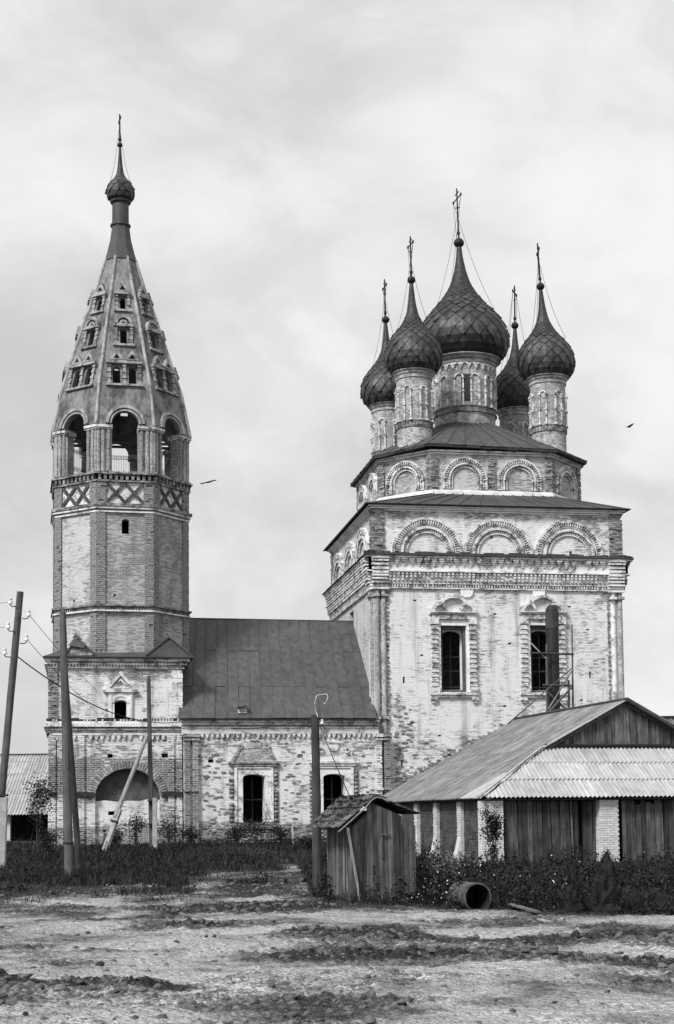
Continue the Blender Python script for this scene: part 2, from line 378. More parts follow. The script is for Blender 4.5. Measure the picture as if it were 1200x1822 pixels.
def ground_z(dep): return float(np.interp(dep, [0, 28, 33, 43, 50, 57, 65, 70, 90, 130, 400], [0, 0, .03, .1, .12, .28, .52, .66, .6, .5, .3]))

# ------------------------------------------------------------------ value noise for the terrain
def vnoise(x, y, seed=0):
    xi, yi = np.floor(x).astype(np.int64), np.floor(y).astype(np.int64); xf, yf = x-xi, y-yi
    def h(a, b_):
        n = (a*374761393+b_*668265263+seed*1442695041) & 0x7fffffff
        n = ((n ^ (n >> 13))*1274126177) & 0x7fffffff
        return (n ^ (n >> 16)) % 65536/65535.0
    u, v_ = xf*xf*(3-2*xf), yf*yf*(3-2*yf)
    return (h(xi, yi)*(1-u)+h(xi+1, yi)*u)*(1-v_)+(h(xi, yi+1)*(1-u)+h(xi+1, yi+1)*u)*v_
def fbm(x, y, o=4, seed=0):
    r_, a, tt = 0, 1, 0
    for i in range(o): r_ = r_+a*vnoise(x*2**i, y*2**i, seed+i*17); tt += a; a *= .5
    return r_/tt
def grass_cover(lat, dep):
    px = 2700*lat/dep
    fr = np.interp(px, [-1500, -700, -300, -150, -75, -50, 20, 130, 170, 300, 420, 700, 1500], [33, 31.5, 33, 43, 49, 30.5, 27.9, 27.4, 26.8, 26.2, 24, 23.6, 26])
    wob = (fbm(lat*.8+50, dep*.5+9, 4, 3)-.5)*np.where(px < -65, 14, 2.4)
    g = np.clip((dep-(fr+wob))/np.where(px < -65, 4.5, 1.5), 0, 1)
    patch = np.clip((fbm(lat*.8+20, dep*.45+3, 4, 8)-.53)*9, 0, 1)*np.clip((dep-28)/5, 0, 1)*(px < 130)
    return np.maximum(g, patch*.85)
def churn(lat, dep):
    c = fbm(lat*.5+7, dep*.55+2, 5, 21)
    px = 2700*lat/dep
    band = np.exp(-((dep-17.2-.4*np.sin(lat))/.9)**2)*np.clip((px+80)/250, 0, 1)+np.exp(-((dep-20.5)/1.6)**2)*np.clip((px+150)/250, 0, 1)*.9
    rut = np.exp(-((dep-15.2+.25*lat+.6)/.22)**2)*np.clip((-px-200)/100, 0, 1)*1.6
    edge = np.exp(-((dep-28)/2.0)**2)*np.clip((-px+150)/200, 0, 1)*.7+np.exp(-((dep-38)/7)**2)*.55*(px < 0)
    return np.clip((c-.46)*3.2+band*.8+rut+edge, 0, 1.3)

# ------------------------------------------------------------------ ground
tl = np.linspace(-.30, .30, 660); ex = .30+np.cumsum(np.linspace(.0015, .05, 56)); tl = np.concatenate([-ex[::-1], tl, ex])
dp = np.concatenate([np.linspace(2.5, 10.3, 24), np.exp(np.linspace(math.log(10.5), math.log(100), 640)), np.linspace(104, 180, 12)])
TT, DP = np.meshgrid(tl, dp); LAT = TT*DP
gz = np.interp(DP, [0, 28, 33, 43, 50, 57, 65, 70, 90, 130, 400], [0, 0, .03, .1, .12, .28, .52, .66, .6, .5, .3])
CH = churn(LAT, DP); GR = grass_cover(LAT, DP)
fade = np.clip((60-DP)/30, .1, 1)
gz = gz+(fbm(LAT*.5, DP*.5, 3, 1)-.5)*.16*fade
gz = gz+(fbm(LAT*2.6, DP*2.6, 3, 2)-.5)*(.05+.07*CH)*fade
cl_ = fbm(LAT*9, DP*9, 3, 5); gz = gz+np.maximum(cl_-.5, 0)*(.05+.15*CH)*fade+(fbm(LAT*21, DP*21, 2, 6)-.5)*(.022+.035*CH)*fade
P3 = np.array(CP)[None, None, :2]+LAT[..., None]*np.array(R0)[:2]+DP[..., None]*np.array(D0)[:2]
vv = np.concatenate([P3, gz[..., None]], -1).reshape(-1, 3).astype(np.float32)
nr, nc = LAT.shape; idx = np.arange(nr*nc).reshape(nr, nc)
q = np.stack([idx[:-1, :-1], idx[:-1, 1:], idx[1:, 1:], idx[1:, :-1]], -1).reshape(-1, 4)
def fast_mesh(name, verts, quads, mat, smooth=False):
    me = bpy.data.meshes.new(name); k = quads.shape[1]
    me.vertices.add(len(verts)); me.vertices.foreach_set('co', verts.astype(np.float32).ravel())
    me.loops.add(quads.size); me.loops.foreach_set('vertex_index', quads.astype(np.int32).ravel())
    me.polygons.add(len(quads)); me.polygons.foreach_set('loop_start', np.arange(0, quads.size, k, dtype=np.int32))
    me.polygons.foreach_set('loop_total', np.full(len(quads), k, dtype=np.int32))
    me.update(calc_edges=True); me.validate(); me.materials.append(mat)
    if smooth: me.shade_smooth()
    o = bpy.data.objects.new(name, me); COL.objects.link(o); return o
g = fast_mesh('ground', vv, q, M['earth'], True); g['kind'] = 'structure'
ca = g.data.color_attributes.new('soil', 'FLOAT_COLOR', 'POINT')
cc = np.zeros((nr*nc, 4), np.float32); cc[:, 0] = np.clip(CH, 0, 1).ravel(); cc[:, 1] = GR.ravel(); cc[:, 3] = 1
ca.data.foreach_set('color', cc.ravel())
# wide sheet to the horizon
xs = np.array([-3000, -800, -300, -120, -60, -30, 0, 30, 60, 120, 300, 800, 3000.]); ys = np.array([-400, -150, -60, -20, 5, 30, 45, 57, 65, 70, 90, 130, 250, 600, 1500, 4500.])
XX, YY = np.meshgrid(xs, ys); zz = np.interp(YY, [0, 28, 43, 57, 65, 70, 90, 130, 400], [0, 0, .1, .28, .52, .66, .6, .5, .3])-.28
P3 = np.array(CP)[None, None, :2]+XX[..., None]*np.array(R0)[:2]+YY[..., None]*np.array(D0)[:2]
vv = np.concatenate([P3, zz[..., None]], -1).reshape(-1, 3); i2 = np.arange(vv.shape[0]).reshape(XX.shape)
q = np.stack([i2[:-1, :-1], i2[:-1, 1:], i2[1:, 1:], i2[1:, :-1]], -1).reshape(-1, 4)
o = fast_mesh('field', vv, q, M['grass']); o['kind'] = 'structure'

# ================================================================== CHURCH
X0, X1, YD = -0.6, 11.65, 12.0
church = thing('church', 'large whitewashed brick church block with five dark onion domes, right of the long dark roof', 'church', (5.5, 6, 0.5))
FF = F((0, 0, 0), (1, 0, 0), (0, -1, 0))                 # front
FL = F((X0, YD, 0), (0, -1, 0), (-1, 0, 0))              # left side: a runs from the back to the front
FR = F((X1, 0, 0), (0, 1, 0), (1, 0, 0)); FB = F((X1, YD, 0), (-1, 0, 0), (0, 1, 0))
def poly_obj(name, mat, parent, fr, outer, holes, n0, n1):
    b_ = MB(); b_.poly(fr, outer, holes, n0, n1); return b_.build(name, mat, parent)
WIN = [(3.22, 1.24, 7.6, 10.76), (7.61, 1.24, 7.6, 10.82)]
pocks = [rect(a, a+.10, z, z+.32) for a, z in ((.75, 8.0), (9.9, 8.3), (.6, 4.1))]
pocks += [rect(a, a+.16, z, z+.08) for a, z in ((1.3, 11.9), (5.2, 11.3), (5.9, 9.9), (8.9, 11.7), (9.8, 10.6), (1.6, 9.3), (5.6, 6.9), (9.4, 7.2), (1.1, 6.1), (2.4, 5.5))]
poly_obj('wall', M['wash'], church, FF, rect(X0, X1, 0, 14.1), [rect(c-w_/2, c+w_/2, z0, z1) for c, w_, z0, z1 in WIN]+pocks, -1.0, 0)
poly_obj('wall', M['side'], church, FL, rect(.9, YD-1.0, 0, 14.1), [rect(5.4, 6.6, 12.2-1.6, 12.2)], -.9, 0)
poly_obj('wall', M['wash'], church, FR, rect(1.0, YD-.9, 0, 14.1), [], -.9, 0); poly_obj('wall', M['wash'], church, FB, rect(0, X1-X0, 0, 14.1), [], -.9, 0)
# upper zone with the kokoshnik arches
poly_obj('wall', M['wash'], church, FF, rect(X0, X1, 14.1, 16.45), [rect(9.05, 9.18, 14.2, 14.45), rect(5.15, 5.25, 15.0, 15.12)], -.6, -.02)
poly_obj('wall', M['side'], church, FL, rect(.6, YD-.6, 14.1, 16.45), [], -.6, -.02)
poly_obj('wall', M['wash'], church, FR, rect(.6, YD-.6, 14.1, 16.45), [], -.6, -.02); poly_obj('wall', M['wash'], church, FB, rect(0, X1-X0, 14.1, 16.45), [], -.6, -.02)
def kokoshnik(fr, ac, zs, r, par, back=-.02, mat='trim', legs=0.0):
    b_ = MB()
    b_.arc(fr, ac, zs, r*.93, r, back, back+.17, seg=24)
    b_.arcdent(fr, ac, zs, r*.83, r*.93, back, back+.15, int(24*r), .5)
    b_.arc(fr, ac, zs, r*.80, r*.83, back, back+.10, seg=22)
    b_.arc(fr, ac, zs, r*.68, r*.755, back, back+.17, seg=22)
    b_.arcdent(fr, ac, zs, r*.61, r*.66, back, back+.10, int(18*r), .5)
    b_.arc(fr, ac, zs, r*.565, r*.60, back, back+.09, seg=20)
    if legs:
        for s_ in (-1, 1):
            for k0, k1, nn in ((.93, 1, .12), (.80, .83, .10), (.68, .755, .13), (.565, .60, .09)):
                x0_, x1_ = sorted((ac+s_*r*k0, ac+s_*r*k1)); b_.box(fr, x0_, x1_, back, back+nn, zs-legs, zs)
            for j in range(max(1, int(legs/.12))):
                x0_, x1_ = sorted((ac+s_*r*.83, ac+s_*r*.93)); b_.box(fr, x0_, x1_, back, back+.1, zs-legs+j*.12, zs-legs+j*.12+.06)
    return b_.build('arch_moulding', M[mat], par)
for a in (2.0, 5.47, 9.0): kokoshnik(FF, a, 14.22, 1.70, church)
for a in (2.5, 6.0, 9.5): kokoshnik(FL, a, 14.22, 1.62, church)
for a in (2.5, 6.0, 9.5): kokoshnik(FR, a, 14.22, 1.62, church)
b_ = MB()       # eroded brick corner piers of the upper zone
b_.bricks(FF, X0-.06, X0+.56, -.3, .06, 14.28, 16.4, jit=.03); b_.bricks(FF, X1-.58, X1+.06, -.3, .06, 14.28, 16.4, jit=.03)
b_.bricks(FL, YD-.55, YD+.02, -.2, .06, 14.28, 16.4, jit=.03); b_.bricks(FL, -.02, .55, -.2, .06, 14.28, 16.4, jit=.03)
b_.bricks(FR, -.02, .55, -.2, .06, 14.28, 16.4, jit=.03)
stuff(b_.build('corner_brickwork', M['pierd'], church))
b_ = MB()
for fr, a0, a1 in ((FF, X0, X1), (FL, 0, YD), (FR, 0, YD)):
    b_.box(fr, a0+.6, a1-.6, -.02, .05, 16.22, 16.28); b_.box(fr, a0-.12, a1+.12, -.02, .13, 16.30, 16.38); b_.box(fr, a0-.2, a1+.2, -.02, .22, 16.385, 16.46)
b_.build('eaves_cornice', M['plaster'], church)
# main cornice
b_ = MB(); bd = MB(); bm = MB()
for fr, a0, a1 in ((FF, X0, X1), (FL, 0, YD), (FR, 0, YD)):
    w_ = a1-a0
    b_.box(fr, a0-.10, a1+.10, -.1, .12, 12.50, 12.56)
    b_.box(fr, a0-.14, a1+.14, -.1, .16, 12.72, 12.80)
    b_.box(fr, a0-.18, a1+.18, -.1, .18, 12.81, 13.26)
    b_.box(fr, a0-.32, a1+.32, -.1, .33, 13.27, 13.33)
    b_.box(fr, a0-.24, a1+.24, -.1, .24, 13.335, 14.0)
    b_.box(fr, a0-.42, a1+.42, -.1, .43, 13.93, 14.02)
    n = int((w_+.2)/.13)
    for i in range(n):
        a = a0-.1+(w_+.2)*(i+.25)/n
        if random.random() > .03: bd.box(fr, a, a+.065, .0, .14, 12.57, 12.71)
    for r_ in range(3):
        n = int((w_+.3)/.20)
        for i in range(n):
            a = a0-.16+(w_+.3)*(i+.25)/n
            if random.random() > .05: bd.box(fr, a, a+.105, .1, .29-.02*r_+random.uniform(-.01, .01), 13.14-.14*r_, 13.245-.14*r_)
    n = int((w_+.4)/.36)
    for i in range(n):
        a = a0-.2+(w_+.4)*(i+.5)/n
        if random.random() > .05:
            bd.box(fr, a-.14, a+.14, .2, .40, 13.83, 13.92); bd.box(fr, a-.10, a+.10, .2, .37, 13.74, 13.825); bd.box(fr, a-.06, a+.06, .2, .33, 13.64, 13.735); bd.box(fr, a-.03, a+.03, .2, .30, 13.55, 13.635)
    # mossy ledge, uneven
    n = int(w_/.3)
    for i in range(n+3):
        a = a0-.46+(w_+.92)*i/(n+3); bm.box(fr, a, a+(w_+.92)/(n+3)+.003, -.0, .52+random.uniform(-.03, .05), 14.024, 14.16+random.uniform(0, .10), tn=.30)
for fr, a in ((FF, X0+.3), (FF, X1-.33), (FL, YD-.35)):       # cornice breaks forward over the corner pilasters
    for z_, n_, h_ in ((12.44, .20, .10), (12.60, .16, .10), (12.73, .27, .08), (12.90, .31, .08), (13.05, .34, .08), (13.19, .37, .07), (13.36, .36, .12), (13.56, .40, .1), (13.74, .46, .08), (13.87, .50, .06)):
        b_.box(fr, a-.40-random.uniform(0, .04), a+.36+random.uniform(0, .05), .05, n_+random.uniform(-.02, .03), z_, z_+h_)
for z_, n_ in ((12.86, .245), (13.0, .27), (13.42, .32), (13.56, .345), (13.70, .37)): b_.box(FL, -.15, YD+.12, .1, n_, z_, z_+.06)
b_.build('cornice', M['cornice'], church); stuff(bd.build('dentil_course', M['trim'], church)); bm.build('ledge', M['moss'], church)
# small keystone drops under the cornice
for a in (3.9, 7.45):
    b_ = MB(); b_.poly(FF, [(a-.32, 12.5), (a-.27, 12.22), (a-.12, 12.12), (a+.12, 12.12), (a+.27, 12.22), (a+.32, 12.5)], [], 0, .09); b_.build('cornice_drop', M['plaster'], church)
# corner columns
for fr, a, mt_ in ((FF, X0+.14, 'tower'), (FF, X0+.45, 'drumw'), (FF, X1-.14, 'drumw'), (FF, X1-.48, 'cornice'), (FL, YD-.2, 'tower'), (FL, YD-.62, 'side')):
    b_ = MB(); b_.cyl(fr.p(a, .02, .4), fr.p(a, .02, 12.45), .125, .125, 14, jit=.02, rings=60); b_.box(fr, a-.19, a+.19, -.0, .22, 12.1, 12.22); b_.box(fr, a-.19, a+.19, -.0, .22, 6.3, 6.42)
    b_.build('corner_column', M[mt_], church, smooth=40)
b_ = MB()
for fr, a in ((FF, X0+.66), (FF, X1-.72), (FF, X0+.30), (FL, YD-.41)):
    b_.bricks(fr, a-.045, a+.045, .0, .05, .5, 12.4, bl=.12, jit=.03, miss=.25)  # thin dark strips stand for the shadow gaps beside the columns
stuff(b_.build('corner_brickwork', M['pierd'], church))
# windows
def bead_column(b_, fr, ac, w_, z0, z1, n, d=.14, back=0.0):
    st = (z1-z0)/n
    for i in range(n):
        z = z0+st*i; k = 1 if i % 2 == 0 else .72
        jj = random.uniform(-.012, .012)
        b_.box(fr, ac-w_/2*k+jj, ac+w_/2*k+jj, back, back+d*k+random.uniform(-.015, .01), z+.01, z+st-.01)
def big_window(ac, w_, z0, z1):
    wd = MB(); L0, L1 = ac-w_/2, ac+w_/2
    wd.box(FF, L0-.16, L1+.16, 0, .07, z1+.003, z1+.10); wd.box(FF, L0-.15, L0-.003, 0, .06, z0, z1); wd.box(FF, L1+.003, L1+.15, 0, .06, z0, z1)
    win = wd.build('window', M['plaster'], church)
    f1 = MB(); f1.poly(FF, rect(L0+.003, L1-.003, z0+.003, z1-.003), [rect(L0+.11, L1-.13, z0+.10, z1-.15)], -.32, -.12); f1.build('frame', M['boardd'], win)
    f2 = MB(); f2.poly(FF, rect(L0+.005, L1-.005, z0+.005, z1-.005), [arch(ac, w_-.34, z0+.14, z1-.40, .2)], -.60, -.46); f2.build('inner_reveal', M['plaster'], win)
    f3 = MB(); f3.box(FF, ac-.012, ac+.012, -.62, -.605, z0+.14, z1-.25)
    for z in (z0+.28, z0+1.05, z0+1.72): f3.box(FF, L0+.1, L1-.1, -.66, -.625, z, z+.03)
    f3.build('sash_bar', M['boardd'], win)
    ped = MB()
    hp = [(1.12, 0), (1.15, .14), (1.02, .33), (.80, .42), (.66, .52), (.52, .68), (.30, .80), (0, .84)]
    outl = [(ac+x, z1+.60+z) for x, z in hp]+[(ac-x, z1+.60+z) for x, z in reversed(hp[:-1])]
    inn = [(ac+x*.80, z1+.60+z*.80+.03) for x, z in hp]+[(ac-x*.80, z1+.60+z*.80+.03) for x, z in reversed(hp[:-1])]
    ped.poly(FF, outl, [inn], 0, .24)
    for s_ in (-1, 1):
        ped.box(F(FF.p(ac+s_*.50, 0, z1+.98), (math.cos(.6*s_), 0, -math.sin(.6*s_)), (0, -1, 0), (math.sin(.6*s_), 0, math.cos(.6*s_))), -.06, .06, 0, .22, -.24, .16)
        ped.arc(FF, ac+s_*.30, z1+1.10, 0.11, .19, 0, .18, 30 if s_ > 0 else 60, 120 if s_ > 0 else 150, 6)
    ped.build('pediment', M['trim'], win)
    ent = MB(); ent.box(FF, ac-1.16, ac+1.16, 0, .17, z1+.52, z1+.58); ent.box(FF, ac-1.08, ac+1.08, 0, .10, z1+.38, z1+.515); ent.box(FF, ac-1.12, ac+1.12, 0, .14, z1+.31, z1+.375)
    n = 22
    for i in range(n): a = ac-1.0+2.0*i/n; ent.box(FF, a, a+.045, .1, .13, z1+.40, z1+.50)
    ent.build('entablature', M['trim'], win)
    for s_ in (-1, 1):
        c = MB(); bead_column(c, FF, ac+s_*.93, .32, z0+.25, z1+.02, 26, .2); c.box(FF, ac+s_*.93-.20, ac+s_*.93+.20, 0, .2, z1+.06, z1+.30); c.box(FF, ac+s_*.93-.20, ac+s_*.93+.20, 0, .2, z0-.05, z0+.22); c.build('side_column', M['trim'], win)
    sl_ = MB(); sl_.box(FF, ac-1.16, ac+1.16, 0, .2, z0-.14, z0-.055); sl_.box(FF, ac-1.02, ac+1.02, 0, .12, z0-.26, z0-.143)
    for s_ in (-1, 1): sl_.box(FF, ac+s_*1.0-.15, ac+s_*1.0+.15, 0, .17, z0-.40, z0-.264, top=1.0); sl_.box(FF, ac+s_*1.0-.08, ac+s_*1.0+.08, 0, .12, z0-.52, z0-.403)
    sl_.build('sill', M['trim'], win)
for wv in WIN: big_window(*wv)
# rough diagonal scar where an older roof met the wall, behind the barn
b_ = MB()
for i in range(900):
    s_ = random.random(); a = .3+s_*5.2; z = 2.9+s_*2.7+random.gauss(0, .20)
    b_.box(FF, a, a+random.uniform(.08, .26), -.02, random.uniform(.01, .07), z, z+.07)
for i in range(110):
    a = .25+abs(random.gauss(0, .5)); z = random.uniform(2.5, 7.6)-a*.8
    if z > 1: b_.box(FF, a, a+random.uniform(.12, .26), -.02, random.uniform(.01, .05), z, z+.075)
stuff(b_.build('wall_scar', M['pierd'], church))

# roofs of tier 1
CX, CY = 5.5, 6.0
def octa(hw, ch, z, c=(CX, CY)):      # half width, chamfer
    h = hw; k = hw-ch
    return [Vector((c[0]+x, c[1]+y, z)) for x, y in ((-k, -h), (k, -h), (h, -k), (h, k), (k, h), (-k, h), (-h, k), (-h, -k))]
HWo, CHo = 5.12, 2.15
b_ = MB(); sq = [Vector((X0-.42, -.42, 16.50)), Vector((X1+.42, -.42, 16.50)), Vector((X1+.42, YD+.42, 16.50)), Vector((X0-.42, YD+.42, 16.50))]
o8 = octa(HWo+.12, CHo, 17.28)
b_.slab([sq[0], sq[1], o8[1], o8[0]], .05); b_.slab([sq[1], sq[2], o8[3], o8[2]], .05); b_.slab([sq[2], sq[3], o8[5], o8[4]], .05); b_.slab([sq[3], sq[0], o8[7], o8[6]], .05)
for i, (a, c_, d_) in enumerate(((0, 7, 0), (1, 1, 2), (2, 3, 4), (3, 5, 6))): b_.slab([sq[a], o8[d_], o8[c_]] , .05)
for k in range(13):      # standing seams, front and left
    f_ = (k+.5)/13; p = sq[0].lerp(sq[1], f_); q_ = o8[0].lerp(o8[1], f_); b_.cyl(p+Vector((0, 0, .02)), q_+Vector((0, 0, .02)), .02, .02, 4)
b_.build('lower_roof', M['roof'], church)
# tier 2 octagon
def face_frames(hw, ch, c=(CX, CY)):
    p = octa(hw, ch, 0, c); out = []
    for i in range(8):
        a, b2 = p[i], p[(i+1) % 8]; t_ = (b2-a).normalized(); out.append((F(a, t_, (t_.y, -t_.x, 0)), (b2-a).length))
    return out
for i, (fr, ln) in enumerate(face_frames(HWo, CHo)):
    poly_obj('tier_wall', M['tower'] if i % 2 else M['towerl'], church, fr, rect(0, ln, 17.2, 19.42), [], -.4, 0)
    if i in (0, 1, 6, 7, 2, 5):
        for e_, n_, z0_, z1_ in ((.12, .16, 17.22, 17.40), (.06, .09, 17.405, 17.47), (.05, .10, 19.24, 19.30), (.1, .17, 19.33, 19.42)):
            b_ = MB(); b_.box(fr, -e_, ln+e_, 0, n_, z0_, z1_); b_.build('tier_cornice', M['plaster' if z0_ < 18 else 'cornice'], church)
        b_ = MB(); b_.bricks(fr, -.03, .28, 0, .09, 17.48, 19.22, jit=.03); b_.bricks(fr, ln-.28, ln+.03, 0, .09, 17.48, 19.22, jit=.03)
        if i % 2 == 0: b_.bricks(fr, ln/2-.17, ln/2+.17, 0, .09, 17.48, 19.22, jit=.03)
        stuff(b_.build('corner_brickwork', M['pierd'], church))
        for a in ((ln*.27, ln*.73) if i % 2 == 0 else (ln*.5,)): kokoshnik(fr, a, 17.98, 1.10, church, back=0.0, mat='trim', legs=.45)
# tier 2 roof with standing seam panels
e8 = octa(HWo+.38, CHo+.1, 19.55); t8 = octa(1.35, .6, 21.92)
e8[0].z += .12; e8[7].z -= .05
for i in range(8):
    a, b2, c2, d2 = e8[i], e8[(i+1) % 8], t8[(i+1) % 8], t8[i]
    n = 7 if i % 2 == 0 else 4
    for k in range(n):
        f0, f1 = k/n, (k+1)/n
        pts = [a.lerp(b2, f0), a.lerp(b2, f1), d2.lerp(c2, f1), d2.lerp(c2, f0)]
        pb = MB(); pb.slab(pts, .04); up_ = (pts[1]-pts[0]).cross(pts[3]-pts[0]).normalized()*.02; pb.cyl(pts[0]+up_, pts[3]+up_, .022, .015, 4)
        pb.build('roof_panel', M['roofp'], church)
b_ = MB()
for i in range(8):
    a, b2 = e8[i], e8[(i+1) % 8]; dd = (b2-a).normalized(); nn = Vector((dd.y, -dd.x, 0)); fr = F(a-Vector((0, 0, .16)), dd, nn)
    x = 0; ln = (b2-a).length
    while x < ln:
        s_ = random.uniform(.3, .7); b_.box(fr, x, min(x+s_, ln), -.3, -.03+random.uniform(-.03, .06), random.uniform(.0, .05), .12); x += s_
stuff(b_.build('eave_boards', M['poled'], church))
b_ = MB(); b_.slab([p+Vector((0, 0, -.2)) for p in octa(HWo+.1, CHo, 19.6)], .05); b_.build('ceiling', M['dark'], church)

# drums, domes, crosses
def prof_interp(prof, n=90):
    zs = [p[1] for p in prof]; rs = [p[0] for p in prof]; L_ = [0]
    for a, c_ in zip(prof, prof[1:]): L_.append(L_[-1]+math.hypot(c_[0]-a[0], c_[1]-a[1]))
    # smooth with Catmull-Rom
    out = []
    for i in range(n+1):
        s_ = L_[-1]*i/n; j = min(max(np.searchsorted(L_, s_)-1, 0), len(prof)-2); u = (s_-L_[j])/(L_[j+1]-L_[j])
        p0, p1, p2, p3 = (np.array(prof[max(0, min(len(prof)-1, j+k))]) for k in (-1, 0, 1, 2))
        out.append(tuple(0.5*((2*p1)+(-p0+p2)*u+(2*p0-5*p1+4*p2-p3)*u*u+(-p0+3*p1-3*p2+p3)*u**3)))
    return out
ALL_SCALES = []
def make_dome(parent, c, prof, n, ztop, lean, name='dome', rough_neck=True):
    pr = prof_interp(prof); b_ = MB(); b_.lathe(c, pr, 40, lean)
    dome = b_.build(name, M['scales'], parent, smooth=50)
    pr = np.array(pr); s_ = np.concatenate([[0], np.cumsum(np.hypot(np.diff(pr[:, 0]), np.diff(pr[:, 1])))])
    smax = np.interp(ztop, pr[:, 1], s_); s0 = .04; row = 0; dth = 2*math.pi/n
    fr_ = lambda q_: (np.interp(q_, s_, pr[:, 0]), np.interp(q_, s_, pr[:, 1]))
    while s0 < smax:
        r_, z_ = fr_(s0); h = r_*dth*1.02          # full diamond height
        st = h/2
        def pt(th, q_, off, fr_=fr_):
            rr, z2 = fr_(q_); ra, za = fr_(max(q_-.05, 0)); rb, zb = fr_(q_+.05); tx, tz = rb-ra, zb-za; l_ = math.hypot(tx, tz)
            nr_, nz = tz/l_, -tx/l_
            rr += nr_*off; z2 += nz*off
            return Vector((rr*math.cos(th)+lean[0]*z2, rr*math.sin(th)+lean[1]*z2, z2))
        def diamond(th, s0=s0, st=st, pt0=pt, dth=dth, kh=min(1.0, h/.62)):
            pt = lambda a_, b_, c_: pt0(a_, b_, c_*kh if c_ > 0 else c_)
            kk = random.uniform(-.018, .03) if random.random() < .8 else random.uniform(.02, .07); bt, sd_, tp = pt(th+random.uniform(-.012, .012), s0-st*1.10, .08+kk), None, pt(th, s0+st, .012)
            l_, r2 = pt(th-dth*.5, s0, .03), pt(th+dth*.5, s0, .03); ce = pt(th, s0-.1*st, .058)
            b0, l0, r0_ = pt(th, s0-st*1.06, -.02), pt(th-dth*.49, s0, -.02), pt(th+dth*.49, s0, -.02)
            return [ce, bt, r2, tp, l_, b0, r0_, l0], [(0, 1, 2), (0, 2, 3), (0, 3, 4), (0, 4, 1), (1, 5, 6, 2), (4, 7, 5, 1)]
        for k in range(n):
            th = (k+(.5 if row % 2 else 0))*dth
            ALL_SCALES.append((dome, parent, Vector(c), diamond, th, r_, z_, h))
        s0 += st*.98; row += 1
    return dome
def flush_scales(limit=295):
    vis = []; rest = {}
    for e in ALL_SCALES:
        dome, par, c, dia, th, r_, z_, h = e
        wp = c+Vector((r_*math.cos(th), r_*math.sin(th), z_)); nn = Vector((math.cos(th), math.sin(th), 0)); vd = (CP-wp).normalized()
        sc = nn.dot(Vector((vd.x, vd.y, 0)).normalized())
        vis.append((h*h*max(sc, 0)+(.001 if sc > 0 else 0), e))
    vis.sort(key=lambda q_: -q_[0])
    for k, (sc, e) in enumerate(vis):
        dome, par, c, dia, th, r_, z_, h = e; rl = root_of(par)
        v_, f_ = dia(th)
        if k < limit and sc > .002:
            me = bpy.data.meshes.new('scale'); cen = v_[0].copy(); me.from_pydata([tuple(p-cen) for p in v_], [], f_); me.materials.append(M['scale'])
            inst('scale', me, dome, c-rl+cen)
        else: rest.setdefault(dome.name, (dome, par, MB()))[2].add([c+p for p in v_], f_)
    for dome, par, mb in rest.values(): stuff(mb.build('small_scales', M['scales'], dome, uvs=False))
    ALL_SCALES.clear()
def cross(dome, base, h, yaw, lean, arms=.40):
    b_ = MB(); ln = Vector((lean[0], lean[1], 1)).normalized(); t_ = Vector((math.cos(yaw), math.sin(yaw), 0))
    b_.cyl(base-ln*.05, base+ln*h, .045, .035, 6)
    p = base+ln*h*.80; b_.cyl(p-t_*arms, p+t_*arms, .035, .035, 6)
    for s_ in (-1, 1): b_.cyl(p+t_*arms*s_-ln*.07, p+t_*arms*s_+ln*.07, .045, .045, 6)
    p = base+ln*h*.90; b_.cyl(p-t_*arms*.45, p+t_*arms*.45, .03, .03, 6)
    p = base+ln*h*.62; b_.cyl(p-t_*arms*.5-ln*.10, p+t_*arms*.5+ln*.10, .03, .03, 6)
    p = base+ln*h*.12; b_.cyl(p-ln*.06, p+ln*.06, .08, .08, 8)
    b_.build('cross', M['iron'], dome)
    return base+ln*h*.80, t_*arms
def chains(dome, top, tarm, c, r_, z, lean):
    for s_, an in ((-1, 200), (1, -20), (-1, 110), (1, 70)):
        a = top+tarm*s_; e = Vector(c)+Vector((r_*math.cos(R(an)), r_*math.sin(R(an)), z)); b_ = MB()
        pts = [a.lerp(e, k/10)-Vector((0, 0, .5*math.sin(math.pi*k/10))) for k in range(11)]
        b_.sweep(pts, .011, 4); b_.build('chain', M['wire'], dome)
